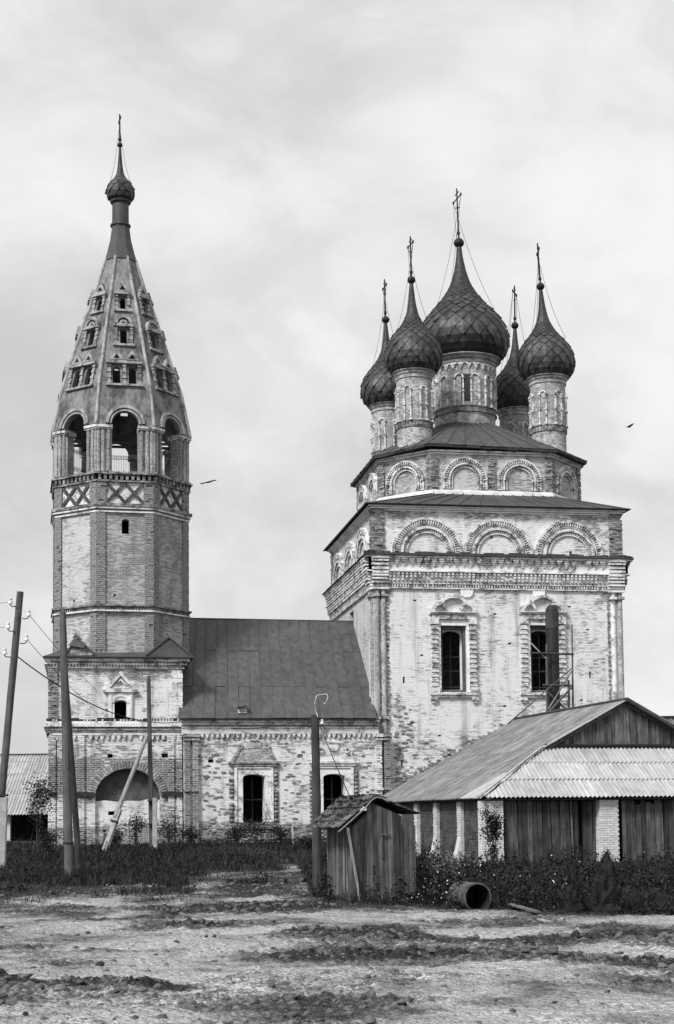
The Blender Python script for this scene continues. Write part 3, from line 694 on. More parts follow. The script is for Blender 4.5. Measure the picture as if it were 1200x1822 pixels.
def drum(c, r_, z0, z1, parent, central=False):
    b_ = MB(); h = z1-z0
    b_.lathe((c[0], c[1], z0-1.2), [(r_, 0), (r_, h+1.2)], 40); b_.lathe((c[0], c[1], z1-.42), [(r_, 0), (r_*1.06, .05), (r_*1.06, .16), (r_*1.03, .18), (r_*1.12, .27), (r_*1.12, .33), (r_*1.22, .40), (r_*1.22, .45), (.1, .5)], 40)
    d_ = b_.build('drum', M['drumw'], parent, smooth=35)
    b_ = MB(); zb = z0+(.35 if central else .75)
    b_.lathe((c[0], c[1], zb), [(r_*1.0, 0), (r_*1.06, .02), (r_*1.06, .08), (r_, .1)], 40); b_.lathe((c[0], c[1], zb+.28), [(r_, 0), (r_*1.05, .02), (r_*1.05, .06), (r_, .08)], 40)
    for i in range(int(40*r_)):
        an = 2*math.pi*i/int(40*r_); t_ = Vector((-math.sin(an), math.cos(an), 0)); nn = Vector((math.cos(an), math.sin(an), 0)); fr = F(Vector((c[0], c[1], 0))+nn*r_, t_, nn)
        b_.box(fr, -.04, .04, -.02, .05, zb+.10, zb+.27)
    stuff(b_.build('band', M['trimd'], d_))
    n = 12 if central else 7; b_ = MB()
    for i in range(n):
        an = 2*math.pi*(i+.5)/n-AZ+(0 if central else .25); nn = Vector((math.cos(an), math.sin(an), 0)); t_ = Vector((-math.sin(an), math.cos(an), 0)); fr = F(Vector((c[0], c[1], 0))+nn*r_*math.cos(math.pi/n*.6), t_, nn)
        w_ = math.pi*r_/n*(.62 if central else .5); zt = z1-.42-(.55 if central else .38)-w_
        b_.arc(fr, 0, zt, w_*.72, w_, -.08, .09, seg=10)
        for s_ in (-1, 1): b_.box(fr, *(sorted((s_*w_*.72, s_*w_))), -.08, .09, zb+.36, zt)
        for zz_ in (zb+.36, (zt+zb+.36)/2, zt): 
            for s_ in (-1, 1): b_.box(fr, s_*w_*.86-.06, s_*w_*.86+.06, -.08, .13, zz_-.03, zz_+.04)
    b_.build('blind_arcade', M['trim'], d_)
    if central:
        b_ = MB()
        for i in range(26):
            an = 2*math.pi*i/26; nn = Vector((math.cos(an), math.sin(an), 0)); t_ = Vector((-math.sin(an), math.cos(an), 0)); fr = F(Vector((c[0], c[1], 0))+nn*r_, t_, nn)
            zc = z1-.62; b_.poly(fr, [(-.14, zc+.12), (0, zc-.16), (.14, zc+.12)], [], -.03, .09); b_.box(fr, -.19, .19, -.05, .07, zc+.12, zc+.2)
        stuff(b_.build('tooth_frieze', M['trim'], d_))
        nn = -D0.copy(); nn.rotate(Matrix.Rotation(R(-1), 3, 'Z')); t_ = Vector((-nn.y, nn.x, 0)); fr = F(Vector((c[0], c[1], 0))+nn*r_*.99, t_, nn)
        b_ = MB(); b_.box(fr, -.27, .27, -.1, .03, zb+.55, z1-1.05); b_.build('shutter', M['dark'], d_)
    return d_
P_BIG = [(1.5, 0), (1.95, .22), (2.26, .60), (2.39, 1.08), (2.33, 1.52), (2.1, 2.05), (1.76, 2.5), (1.29, 3.05), (.87, 3.6), (.56, 4.15), (.37, 4.7), (.27, 5.2), (.18, 5.7), (.12, 6.35)]
P_SM = [(.93, 0), (1.2, .20), (1.37, .55), (1.42, .95), (1.30, 1.45), (1.02, 1.90), (.66, 2.35), (.43, 2.75), (.29, 3.15), (.19, 3.65), (.13, 4.2), (.08, 4.7)]
drum((CX, 5.9), 1.58, 22.0, 25.35, church, True)
for c, lean, yaw, ck in (((2.12, 2.8), (-.012, 0), 96, 1), ((9.02, 2.8), (-.055, 0), 80, 1), ((2.05, 8.9), (-.018, 0), 92, 1), ((9.12, 8.9), (.012, 0), 60, 1)):
    drum(c, .88, 20.1, 23.72, church)
    dm = make_dome(church, (c[0], c[1], 23.7), P_SM, 15, 2.95, lean)
    b0 = Vector((c[0]+lean[0]*4.8, c[1], 23.7+4.8)); bb = MB(); bb.lathe(b0-Vector((0, 0, .2)), [(.02, 0), (.13, .05), (.19, .13), (.21, .2), (.19, .28), (.13, .36), (.03, .41)], 14); bb.build('finial_ball', M['iron'], dm, smooth=60)
    tp, ar = cross(dm, b0+Vector((0, 0, .15)), 2.1, R(yaw), lean); chains(dm, tp, ar, (c[0], c[1], 23.7), .95, 2.1, lean)
lean = (-.026, 0); c = (CX, 5.9)
dm = make_dome(church, (c[0], c[1], 25.33), P_BIG, 19, 4.9, lean)
b0 = Vector((c[0]+lean[0]*6.45, c[1], 25.33+6.45)); bb = MB(); bb.lathe(b0-Vector((0, 0, .25)), [(.02, 0), (.17, .06), (.26, .16), (.28, .25), (.25, .35), (.17, .46), (.03, .52)], 16); bb.build('finial_ball', M['iron'], dm, smooth=60)
tp, ar = cross(dm, b0+Vector((0, 0, .2)), 2.75, R(95), lean, .6); chains(dm, tp, ar, (c[0], c[1], 25.33), 1.7, 2.6, lean)
flush_scales()

# ================================================================== REFECTORY (long hall with the dark roof)
hall = thing('refectory_hall', 'low whitewashed brick hall under a long dark seamed roof between bell tower and domes', 'hall', (-5, 5, .6))
NF = F((0, -.3, 0), (1, 0, 0), (0, -1, 0)); HX0, HX1 = -9.55, -.62
NW = [(-6.36, .99, 1.56, 3.60), (-2.63, 1.0, 1.56, 3.60)]
holes = [arch(c, w_, z0, z1, .15) for c, w_, z0, z1 in NW]+[rect(-8.45, -8.2, 4.3, 4.45), rect(-8.9, -8.82, 4.55, 4.66), rect(-2.1, -1.98, 4.9, 5.0)]
poly_obj('wall', M['wash2'], hall, NF, rect(HX0, HX1, 0, 6.25), holes, -.9, 0)
b_ = MB(); b_.box(F((0, 11.5, 0), (1, 0, 0), (0, 1, 0)), HX0, HX1, -.6, 0, 0, 6.3); b_.build('wall', M['wash2'], hall)
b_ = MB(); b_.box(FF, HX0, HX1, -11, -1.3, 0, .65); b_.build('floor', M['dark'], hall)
b_ = MB(); b_.box(FF, HX0, HX1, -4.2, -4, 0.6, 8.5); b_.build('dark_backing', M['dark'], hall)  # added dark partition, keeps the space behind the windows black
b_ = MB(); bd = MB()
b_.box(NF, HX0-.1, HX1+.1, 0, .10, 5.62, 5.858); b_.box(NF, HX0-.1, HX1+.1, 0, .14, 5.86, 5.93); b_.box(NF, HX0-.12, HX1+.1, 0, .22, 6.02, 6.12); b_.box(NF, HX0-.14, HX1+.1, 0, .32, 6.13, 6.24)
n = 38
for i in range(n):
    a = HX0+(HX1-HX0)*(i+.5)/n
    bd.poly(NF, [(a-.10, 5.615), (a-.02, 5.42), (a+.02, 5.42), (a+.10, 5.615)], [], 0, .09)
for i in range(80):
    a = HX0+(HX1-HX0)*(i+.25)/80
    if random.random() > .1: bd.box(NF, a, a+.055, 0, .12, 5.94, 6.01)
b_.build('cornice', M['cornice'], hall); stuff(bd.build('dentil_course', M['trim'], hall))
for a0, a1, mt_, nn in ((-9.53, -9.28, 'bare', .16), (-9.16, -8.90, 'tower', .18), (-.62, -.38, 'wash2', .15), (-.26, .02, 'bare', .22)):
    b_ = MB(); b_.bricks(NF, a0, a1, -.05, nn, .5, 5.6, jit=.015, miss=.02); b_.box(NF, a0-.05, a1+.05, -.05, nn+.06, 5.3, 5.40); b_.box(NF, a0-.06, a1+.06, -.05, nn+.08, 5.46, 5.6)
    b_.box(NF, a0-.04, a1+.04, -.05, nn+.07, 2.98, 3.1); b_.box(NF, a0+.02, a1-.02, -.05, nn-.05, .45, 5.3)
    b_.build('pilaster', M[mt_], hall)
def hall_window(ac, w_, z0, zs, k):
    b_ = MB(); h = w_/2
    b_.poly(NF, rect(ac-h-.28, ac+h+.28, z0-.02, zs+.42), [arch(ac, w_+.02, z0, zs, .16)], 0, .07)
    win = b_.build('window', M['cornice'], hall)
    b_ = MB(); b_.poly(NF, rect(ac-h-.40, ac+h+.40, z0, zs+.50), [rect(ac-h-.285, ac+h+.285, z0-.0+.002, zs+.425)], 0, .13); b_.build('frame', M['cornice'], win)
    for s_ in (-1, 1):
        c_ = MB(); ax = ac+s_*(h+.52); n = 13; st = (zs+.35-z0)/n
        for i in range(n):
            z = z0+st*i
            if random.random() > .06: c_.lathe(NF.p(ax, 0.0, z), [(.07, 0), (.125, st*.2), (.14, st*.5), (.125, st*.8), (.07, st)], 10)
        stuff(c_.build('bead_column', M['trimd'], win, smooth=50))
    b_ = MB(); b_.box(NF, ac-1.16, ac+1.16, 0, .22, 4.24, 4.32); b_.box(NF, ac-1.10, ac+1.10, 0, .17, 4.12, 4.235); b_.box(NF, ac-.85, ac+.85, 0, .12, 4.04, 4.115); b_.build('shelf', M['trimd' if k == 0 else 'trim'], win)
    b_ = MB()
    if k == 0:
        b_.poly(NF, [(ac-1.02, 4.325), (ac+1.02, 4.325), (ac+.66, 4.95), (ac-.66, 4.95)], [], 0, .06)
        b_.poly(NF, rect(ac-.34, ac+.34, 4.95, 5.28), [], 0, .08); b_.box(NF, ac-.2, ac+.2, 0, .14, 5.30, 5.36)
        for s_ in (-1, 1):
            for j in range(7): x = ac+s_*(1.0-.06*j); b_.box(NF, x-.07, x+.07, 0, .14-.004*j, 4.33+.1*j, 4.41+.1*j)
            b_.arc(NF, ac+s_*.62, 5.05, .04, .14, 0, .12, 0, 360, 12)
    else:
        for s_ in (-1, 1):
            b_ = MB(); b_.arc(NF, ac+s_*.62, 4.86, .06, .15, 0, .13, 0, 360, 12); b_.arc(NF, ac+s_*.75, 5.0, .24, .32, 0, .10, 200 if s_ > 0 else 250, 290 if s_ > 0 else 340, 8)
            b_.box(F(NF.p(ac+s_*.9, 0, 4.5), (math.cos(.6*s_), 0, -math.sin(.6*s_)), (0, -1, 0), (math.sin(-.6*s_), 0, math.cos(.6*s_))), -.05, .05, 0, .12, -.12, .25); b_.build('scroll', M['trim'], win)
        b_ = MB(); b_.box(NF, ac-.20, ac+.20, 0, .10, 4.92, 5.16); b_.box(NF, ac-.25, ac+.25, 0, .14, 5.165, 5.25); b_.box(NF, ac-.14, ac+.14, 0, .13, 4.82, 4.915)
    b_.build('pediment', M['drumw' if k == 0 else 'trim'], win)
    b_ = MB(); b_.bricks(NF, ac-1.0, ac+1.0, 0, .14, z0-.3, z0-.03, jit=.03); b_.build('sill', M['pierd'], win)
    b_ = MB(); b_.box(NF, ac-h, ac+h, -.75, -.70, z0+1.02, z0+1.07); b_.box(NF, ac-.02, ac+.02, -.69, -.66, z0, zs+.1); b_.build('sash_bar', M['boardd'], win)
for k, a in enumerate(NW): hall_window(*a, k)
b_ = MB()
for i in range(420):
    a = random.uniform(HX0+.7, HX1-.6); z = .75+abs(random.gauss(0, .28)); b_.box(NF, a, a+random.uniform(.1, .27), -.02, random.uniform(.02, .08), z, z+.075)
for i in range(150):
    a = random.choice([random.gauss(-8.2, .35), random.gauss(-5.0, .5), random.gauss(-1.2, .4)]); z = random.uniform(1.2, 5.3)
    if abs(a+6.36) > 1.2 and abs(a+2.63) > 1.2 and HX0+.7 < a < HX1-.3: b_.box(NF, a, a+random.uniform(.1, .27), -.02, random.uniform(.01, .04), z, z+.075)
stuff(b_.build('bare_patches', M['pierd'], hall))
# roof: rows of seamed sheets
RE0, RE1, RT0, RT1 = Vector((-9.80, -.72, 6.29)), Vector((-.66, -.72, 6.31)), Vector((-9.0, 5.7, 11.72)), Vector((-.40, 5.7, 11.66))
n = 17; rows = [0, .30, .66, 1.0]
for i in range(n):
    f0, f1 = i/n, (i+1)/n
    for j in range(3):
        a0 = RE0.lerp(RE1, f0).lerp(RT0.lerp(RT1, f0), rows[j]); a1 = RE0.lerp(RE1, f1).lerp(RT0.lerp(RT1, f1), rows[j])
        c0 = RE0.lerp(RE1, f0).lerp(RT0.lerp(RT1, f0), rows[j+1]); c1 = RE0.lerp(RE1, f1).lerp(RT0.lerp(RT1, f1), rows[j+1])
        nn = (a1-a0).cross(c0-a0).normalized(); lift = nn*random.uniform(.0, .03)
        pb = MB(); pb.slab([a0+lift+nn*.01, a1+lift+nn*.01, c1+lift, c0+lift], .03); pb.cyl(a0+nn*.03, c0+nn*.035, .032, .032, 4); pb.build('roof_panel', M['roofp'], hall)
b_ = MB(); b_.slab([RT0+Vector((0, -.0, -.04)), RT1+Vector((0, 0, -.04)), Vector((-.62, 12.4, 6.3)), Vector((-9.0, 12.4, 6.3))], .06); b_.cyl(RT0+Vector((0, 0, .0)), RT1, .05, .05, 6); b_.build('rear_roof', M['roof'], hall)
b_ = MB()
for i in range(60):
    a = -9.75+9.05*i/60; b_.box(F((0, -.72, 6.30), (1, 0, 0), (0, -1, 0)), a, a+.152, -.1, .03+random.uniform(-.015, .02), -.07+random.uniform(-.015, .015), -.015)
b_.build('gutter_edge', M['iron'], hall)
b_ = MB()
for k in range(3): b_.box(F((-6.88, -.50, 6.55+k*.075), (1, 0, 0), (0, -1, 0)), -.2, .2, -.3, .02, 0, .05)
b_.build('roof_vent', M['plaster'], hall); b_ = MB(); b_.slab([(-7.12, -.70, 6.78), (-6.66, -.70, 6.87), (-6.66, -.15, 6.95), (-7.12, -.15, 6.85)], .03); b_.build('vent_cap', M['iron'], hall)

# ================================================================== BELL TOWER
tower = thing('bell_tower', 'tall octagonal brick bell tower with open arched belfry and pointed tent spire at left', 'tower', (-12.4, 3.2, .6))
TX0, TX1 = -15.62, -9.60; TC = Vector((-12.33, 3.25, 0)); TR = 3.06; ROT = R(2.6)
TL = F((TX0, 6.3, 0), (0, -1, 0), (-1, 0, 0)); TRf = F((TX1, 0, 0), (0, 1, 0), (1, 0, 0))
PC, PH, PS = -12.07, 1.46, 2.72
poly_obj('base_wall', M['base'], tower, FF, rect(TX0, TX1, 0, 5.7), [arch(PC, 2*PH, .0+.01, PS, 1.32, 20), rect(-12.98, -12.75, 4.55, 4.72), rect(-10.55, -10.25, 4.55, 4.75), rect(-14.1, -14.02, 4.5, 4.6)], -1.0, 0)
poly_obj('base_wall', M['wash2'], tower, FF, rect(TX0, TX1, 5.7, 9.0), [arch(-12.40, .54, 6.27, 7.05, .12)], -.9, -.03)
for fr in (TL, TRf): poly_obj('base_wall', M['base'], tower, fr, rect(.0 if fr is TL else 1.0, 5.3 if fr is TL else 6.3, 0, 9.0), [], -.9, 0)
b_ = MB(); b_.box(FF, TX0, TX1, -6.3, -5.9, 0, 9); b_.build('base_wall', M['base'], tower)
# blocked portal
b_ = MB(); b_.box(FF, PC-PH+.02, PC+PH-.02, -.75, -.50, 2.3, 4.2); b_.build('portal_lunette', M['darkb'], tower)
b_ = MB(); pts = [(PC-PH+.01, .01)]+[(PC+PH-.01, .01), (PC+PH-.01, 2.62), (PC+.9, 2.66), (PC+.5, 2.58), (PC, 2.60), (PC-.4, 2.55), (PC-1.0, 2.62), (PC-PH+.01, 2.58)]
b_.poly(FF, pts, [rect(-12.95, -12.35, 1.95, 2.12), rect(-13.2, -13.05, 1.2, 1.3)], -.45, -.16); b_.build('portal_infill', M['wash2'], tower)
me = None; nv = 39       # ring of single bricks on edge over the portal
vb = MB(); fr0 = F((0, 0, 0), (1, 0, 0), (0, -1, 0)); vb.box(fr0, -.045, .045, -.12, .05, -.17, .17); tmp = vb.build('brick', M['pier']); me = tmp.data; bpy.data.objects.remove(tmp)
for i in range(nv):
    an = math.pi*(i+.5)/nv; rr = PH+.19; x = PC+rr*math.cos(an); z = PS+(1.32+.19)*math.sin(an)
    nn = math.atan2(math.sin(an)/1.36, math.cos(an)/1.46)
    o_ = inst('brick', me, tower, Vector((x, random.uniform(-.015, .015), z))-tower.location, (0, math.pi/2-nn, 0), (random.uniform(.9, 1.08), 1, random.uniform(.92, 1.05)))
# strips, pilasters, ledges of the base
for a0, a1, nn, z0, z1 in ((-15.62, -15.30, .12, .5, 5.55), (-15.22, -14.95, .10, .5, 5.55), (-14.28, -14.02, .10, .5, 5.55), (-10.25, -9.98, .10, .5, 5.55), (-9.86, -9.62, .1, .5, 5.55)):
    b_ = MB(); b_.bricks(FF, a0, a1, -.05, nn, z0, z1, jit=.012, miss=.015); b_.box(FF, a0+.02, a1-.02, -.04, nn-.04, z0, z1); b_.build('pilaster', M['base'], tower)
b_ = MB()
for a0, a1 in ((-15.6, -15.25), (-14.5, PC-PH-.05), (PC+PH+.05, -9.62)):
    x = a0
    while x < a1: w_ = random.uniform(.15, .4); b_.box(FF, x, min(x+w_, a1), -.05, random.uniform(.12, .22), 2.80+random.uniform(-.05, .03), 2.98+random.uniform(0, .06)); x += w_
b_.build('broken_ledge', M['moss'], tower)
b_ = MB(); bd = MB()
b_.box(FF, TX0-.08, TX1+.05, -.05, .10, 5.58, 5.66); b_.box(FF, TX0-.12, TX1+.07, -.05, .16, 5.80, 5.87); b_.box(FF, TX0-.2, TX1+.1, -.05, .27, 5.95, 6.10); b_.box(FF, TX0-.14, TX1+.08, -.05, .18, 6.11, 6.2)
for fr, a1 in ((TL, 6.3),):
    b_.box(fr, -.05, a1+.1, -.05, .10, 5.58, 5.66); b_.box(fr, -.05, a1+.2, -.05, .22, 5.93, 6.1)
for i in range(24):
    a = TX0+(TX1-TX0)*(i+.5)/24
    if random.random() > .12: bd.poly(FF, [(a-.11, 5.575), (a-.03, 5.36), (a+.03, 5.36), (a+.11, 5.575)], [], 0, .09)
for i in range(44):
    a = TX0+(TX1-TX0)*(i+.3)/44
    if random.random() > .1: bd.box(FF, a, a+.07, 0, .13, 5.88, 5.945)
    if random.random() > .3: bd.box(FF, a, a+.08, 0, .20, 6.205, 6.29)
b_.build('base_cornice', M['cornice'], tower); stuff(bd.build('dentil_course', M['trim'], tower))
b_ = MB(); x = TX0-.1
while x < TX1+.05: w_ = random.uniform(.1, .35); b_.box(FF, x, min(x+w_, TX1+.05), -.03, random.uniform(.05, .18), 6.21, 6.27+random.uniform(0, .12)); x += w_
b_.build('mossy_ledge', M['moss'], tower)
b_ = MB(); b_.bricks(FF, TX0-.02, TX0+.4, -.1, .06, 6.3, 8.7, jit=.02); stuff(b_.build('corner_brickwork', M['pierd'], tower))
b_ = MB(); b_.bricks(FF, TX1-.48, TX1+.02, -.1, .10, 6.3, 8.55, h=.21, bl=.5, jit=.01, miss=0); b_.build('pilaster', M['cornice'], tower)
b_ = MB(); bd = MB()
b_.box(FF, TX0-.06, TX1+.1, -.05, .09, 8.62, 8.70); b_.box(FF, TX0-.12, TX1+.22, -.05, .17, 8.78, 8.86); b_.box(FF, TX0-.18, TX1+.34, -.05, .25, 8.93, 9.08)
b_.box(TL, -.05, 6.5, -.05, .2, 8.78, 9.08)
for i in range(42): a = TX0+(TX1-TX0)*(i+.3)/42; bd.box(FF, a, a+.07, 0, .14, 8.70, 8.78); bd.box(FF, a+.02, a+.08, 0, .2, 8.865, 8.925)
b_.build('top_cornice', M['trim'], tower); stuff(bd.build('dentil_course', M['trim'], tower))
# little window with its triangular pediment
b_ = MB(); c = -12.40
b_.poly(FF, rect(c-.55, c+.55, 6.25, 7.52), [arch(c, .56, 6.26, 7.05, .13)], -.03, .06)
win = b_.build('window', M['plaster'], tower)
b_ = MB(); b_.arc(FF, c, 7.06, .28, .40, 0, .10, 0, 180, 12); b_.box(FF, c-.50, c-.40, 0, .10, 6.25, 7.4); b_.box(FF, c+.40, c+.50, 0, .10, 6.25, 7.4); b_.build('frame', M['plaster'], win)
b_ = MB(); b_.box(FF, c-.78, c+.78, -.03, .17, 7.53, 7.62)
b_.poly(FF, [(c-.75, 7.623), (c+.75, 7.623), (c, 8.50)], [[(c-.50, 7.70), (c+.50, 7.70), (c, 8.28)]], -.03, .16)
b_.poly(FF, [(c-.42, 7.72), (c+.42, 7.72), (c, 8.20)], [[(c-.26, 7.79), (c+.26, 7.79), (c, 8.06)]], -.03, .10); b_.build('pediment', M['trim'], win)
# roof over the base
ov = .42; zr = 9.12; cs = [Vector((TX0-.25, -ov, zr)), Vector((TX1+.55, -ov, zr)), Vector((TX1+.35, 6.6, zr)), Vector((TX0-.25, 6.6, zr))]
tcs = [TC+Vector((x, y, 9.75)) for x, y in ((-2.2, -2.2), (2.2, -2.2), (2.2, 2.2), (-2.2, 2.2))]
b_ = MB()
for i in range(4): j = (i+1) % 4; b_.slab([cs[i], cs[j], tcs[j], tcs[i]], .05)
b_.build('base_roof', M['roof'], tower)
def gablet(ap, l_, r_, back, broken=False):
    b_ = MB(); b_.slab([l_, ap, back], .05) if not broken else None; b_.slab([Vector(ap), Vector(r_), Vector(back)], .05)
    if broken: b_.slab([Vector(l_).lerp(Vector(ap), .1), Vector(ap)-Vector((0, 0, .12)), Vector(back)], .05)
    b_.build('gablet_roof', M['roof'], tower)
    b_ = MB(); b_.slab([Vector(l_)+Vector((.08, .06, .0)), Vector(r_)+Vector((-.08, .06, .0)), Vector(ap)+Vector((0, .06, -.08))], .25); b_.build('gablet_front', M['roof'] if not broken else M['trimd'], tower)
gablet((-14.42, -.25, 10.02), (-15.0, -.38, 9.16), (-13.5, -.38, 9.2), (-13.9, 1.6, 9.9), True)
gablet((-10.20, -.25, 10.08), (-11.3, -.38, 9.18), (-9.1, -.38, 9.16), (-10.8, 1.6, 9.9))
b_ = MB(); b_.slab([(-14.50, -.34, 9.95), (-14.75, -.40, 9.62), (-14.05, -.44, 9.50), (-13.95, -.30, 9.72)], .03); b_.slab([(-14.42, -.3, 10.2), (-14.56, -.36, 9.98), (-14.1, -.36, 9.86)], .03); b_.build('torn_sheet', M['roofp'], tower)
# octagon shaft
def oct_frames(r_, z=0, rot=ROT, c=TC):
    s_ = 2*r_*math.tan(math.pi/8); out = []
    for i in range(8):
        an = -math.pi/2+i*math.pi/4+rot; nn = Vector((math.cos(an), math.sin(an), 0)); t_ = Vector((-nn.y, nn.x, 0))
        out.append(F(c+nn*r_+Vector((0, 0, z)), t_, nn))
    return out, s_
OF, S8 = oct_frames(TR); H8 = S8/2
VISF = (0, 1, 7, 6, 2)
for i, fr in enumerate(OF):
    holes = []
    if i == 0: holes = [arch(.02, .34, 14.88, 15.45, .12), rect(-.52, -.42, 11.95, 12.08), rect(-.7, -.64, 14.0, 14.05)]
    if i == 7: holes = [rect(-.2, -.1, 11.8, 11.9), rect(.55, .62, 12.2, 12.27)]
    poly_obj('shaft_wall', M['towerl'] if i == 7 else M['tower'], tower, fr, rect(-H8, H8, 9.0, 17.4), holes, -.5, 0)  # left face gets paler brick, its sunlit tone put into the colour
    if i in VISF:
        b_ = MB(); b_.bricks(fr, -H8-.03, -H8+.37, -.04, .085, 9.5, 16.0, jit=.010, miss=.006, bl=.20); b_.bricks(fr, H8-.37, H8+.03, -.04, .085, 9.5, 16.0, jit=.010, miss=.006, bl=.20)
        stuff(b_.build('pilaster_bricks', M['pilb'], tower))
        b_ = MB(); b_.box(fr, -H8+.03, -H8+.34, -.04, .062, 9.2, 16.35); b_.box(fr, H8-.34, H8-.03, -.04, .062, 9.2, 16.35)
        b_.build('pilaster_core', M['trimd'], tower)
        for e_, n_, z0_, z1_, nm_, mt_ in ((.1, .16, 11.26, 11.33, 'belt', 'cornice'), (.1, .17, 16.02, 16.12, 'belt', 'cornice'), (.05, .11, 15.86, 15.93, 'belt', 'cornice'), (.13, .19, 11.50, 11.58, 'ledge', 'trimd'), (.14, .22, 16.13, 16.26, 'ledge', 'trimd'), (.10, .15, 17.28, 17.36, 'ledge', 'trimd'), (.16, .24, 17.62, 17.70, 'ledge', 'trimd')):
            b_ = MB(); b_.box(fr, -H8-e_, H8+e_, -.04, n_, z0_, z1_); b_.build(nm_, M[mt_], tower)
        b_ = MB(); n = 20
        for k in range(n):
            a = -H8+S8*(k+.25)/n
            if random.random() > .06: b_.box(fr, a, a+.065, -.02, .12, 11.34, 11.49)
            if k % 2 == 0 and random.random() > .06: b_.box(fr, a, a+.13, -.02, .17, 17.37, 17.61)
            if random.random() > .15: b_.box(fr, a, a+.08, -.02, .20+random.uniform(-.03, .02), 17.705, 17.74+random.uniform(0, .05))
        stuff(b_.build('dentil_course', M['trimd'], tower))
        # X pattern frieze
        poly_obj('frieze_panel', M['trim'], tower, fr, rect(-H8+.42, H8-.42, 16.28, 17.27), [], 0, .02)
        b_ = MB()
        for cx_ in (-.42, .42):
            for sg in (-1, 1):
                th = sg*R(47); fx = F(fr.p(cx_, 0, 16.78), fr.t*math.cos(th)+fr.u*math.sin(th), fr.n, fr.u*math.cos(th)-fr.t*math.sin(th))
                for k in range(7): b_.box(fx, -.62+k*.178, -.62+k*.178+.165, .0, .085+random.uniform(-.01, .01)+(.006 if sg > 0 else 0), -.07, .07)
        b_.build('lattice_brickwork', M['darkb'], tower)
        b_ = MB(); b_.bricks(fr, -H8-.03, -H8+.40, -.04, .10, 16.27, 17.27, jit=.012, bl=.2); b_.bricks(fr, H8-.40, H8+.03, -.04, .10, 16.27, 17.27, jit=.012, bl=.2); stuff(b_.build('pilaster_bricks', M['pilb'], tower))
b_ = MB(); b_.lathe((TC.x, TC.y, 17.55), [(0.01, 0), (3.2, 0), (3.2, .1), (.01, .1)], 8, rot=math.degrees(ROT)+22.5); b_.build('belfry_floor', M['inner'], tower)
# belfry: piers and arches
ZS = 20.0; BR = TR+.0
slope = .30
for i, fr in enumerate(OF):
    holes = [(-.60, 17.65), (.60, 17.65), (.60, ZS), (-.60, ZS)]
    ow = .82 if i == 4 else .60
    for x0_, x1_ in ((-H8, -ow+(.1 if i == 4 else 0)), (ow, H8)):
        b_ = MB(); b_.poly(fr, rect(x0_, x1_, 17.66, ZS), [], -.45, 0); b_.build('belfry_pier', M['tower'], tower)
    for s_ in (-1, 1):
        for k, a in enumerate((.76, 1.02, 1.22)):
            b_ = MB(); b_.cyl(fr.p(s_*a, .03, 17.72), fr.p(s_*a, .03, 19.72), .09, .09, 8, jit=.06, rings=16); b_.build('colonnette', M['tower' if k else 'bare'], tower, smooth=40)
    b_ = MB()
    for s_ in (-1, 1):
        x0_, x1_ = sorted((s_*.58, s_*(H8+.12)))
        b_ = MB(); b_.box(fr, x0_, x1_, -.58, .13, 19.74, 19.82); b_.box(fr, x0_, x1_+0, -.6, .19, 19.818, 19.93)
        b_.build('capital', M['trim'], tower)
# tent
TP = [(20.0-.06, 3.22), (21.9, 2.86), (25.66, 1.72), (27.6, 1.06), (28.9, .70)]
ribs = []
t8a = math.tan(math.pi/8)
def tent_frames(z0, r0, z1, r1):
    out = []; sl_ = math.hypot(z1-z0, r1-r0)
    for i in range(8):
        an = -math.pi/2+i*math.pi/4+ROT; nn = Vector((math.cos(an), math.sin(an), 0)); t_ = Vector((-nn.y, nn.x, 0))
        u_ = (Vector((0, 0, z1-z0))+nn*(r1-r0))/sl_; n_ = t_.cross(u_)
        out.append(F(TC+nn*r0+Vector((0, 0, z0)), t_, n_, u_))
    return out, sl_
DORM = {1: [(1, 21.74, 22.57)], 2: [(0, 23.9, 24.75)], 3: [(0, 26.05, 26.75)]}
for k in range(len(TP)-1):
    (z0, r0), (z1, r1) = TP[k], TP[k+1]; fs, sl_ = tent_frames(z0, r0, z1, r1); h0, h1 = r0*t8a, r1*t8a
    for i, fr in enumerate(fs):
        outer = [(-h0, 0), (h0, 0), (h1, sl_), (-h1, sl_)]; holes = []
        if k == 0: outer = [(-h0, 0), (-.62, 0)]+[(.62*-math.cos(math.pi*j/16), .06+.64*math.sin(math.pi*j/16)) for j in range(17)]+[(.62, 0), (h0, 0), (h1, sl_), (-h1, sl_)]
        if k == 1:
            for a in (-.37, .37): holes.append(arch(a, .36, .10, .86, .16, 8))
            holes.append(arch(0, .32, 2.32, 3.02, .13, 8))
        if k == 2: holes = [arch(0, .26, .30, .86, .12, 8)]
        poly_obj('tent_face', M['tent'], tower, fr, outer, holes, -.22, 0)
        # rib on the left edge of each face
        b_ = MB(); p0 = fr.p(-h0, 0, 0); p1 = fr.p(-h1, 0, sl_); b_.cyl(p0, p1, .085, .075, 8, cap=True); b_.build('rib', M['rib'], tower, smooth=60)
        if k == 0:
            b_ = MB(); b_.arc(fr, 0, .05, .63, .72, -.05, .08, seg=18); b_.arc(fr, 0, .05, .76, .90, -.02, .13, seg=18); b_.build('arch_moulding', M['rib'], tower)
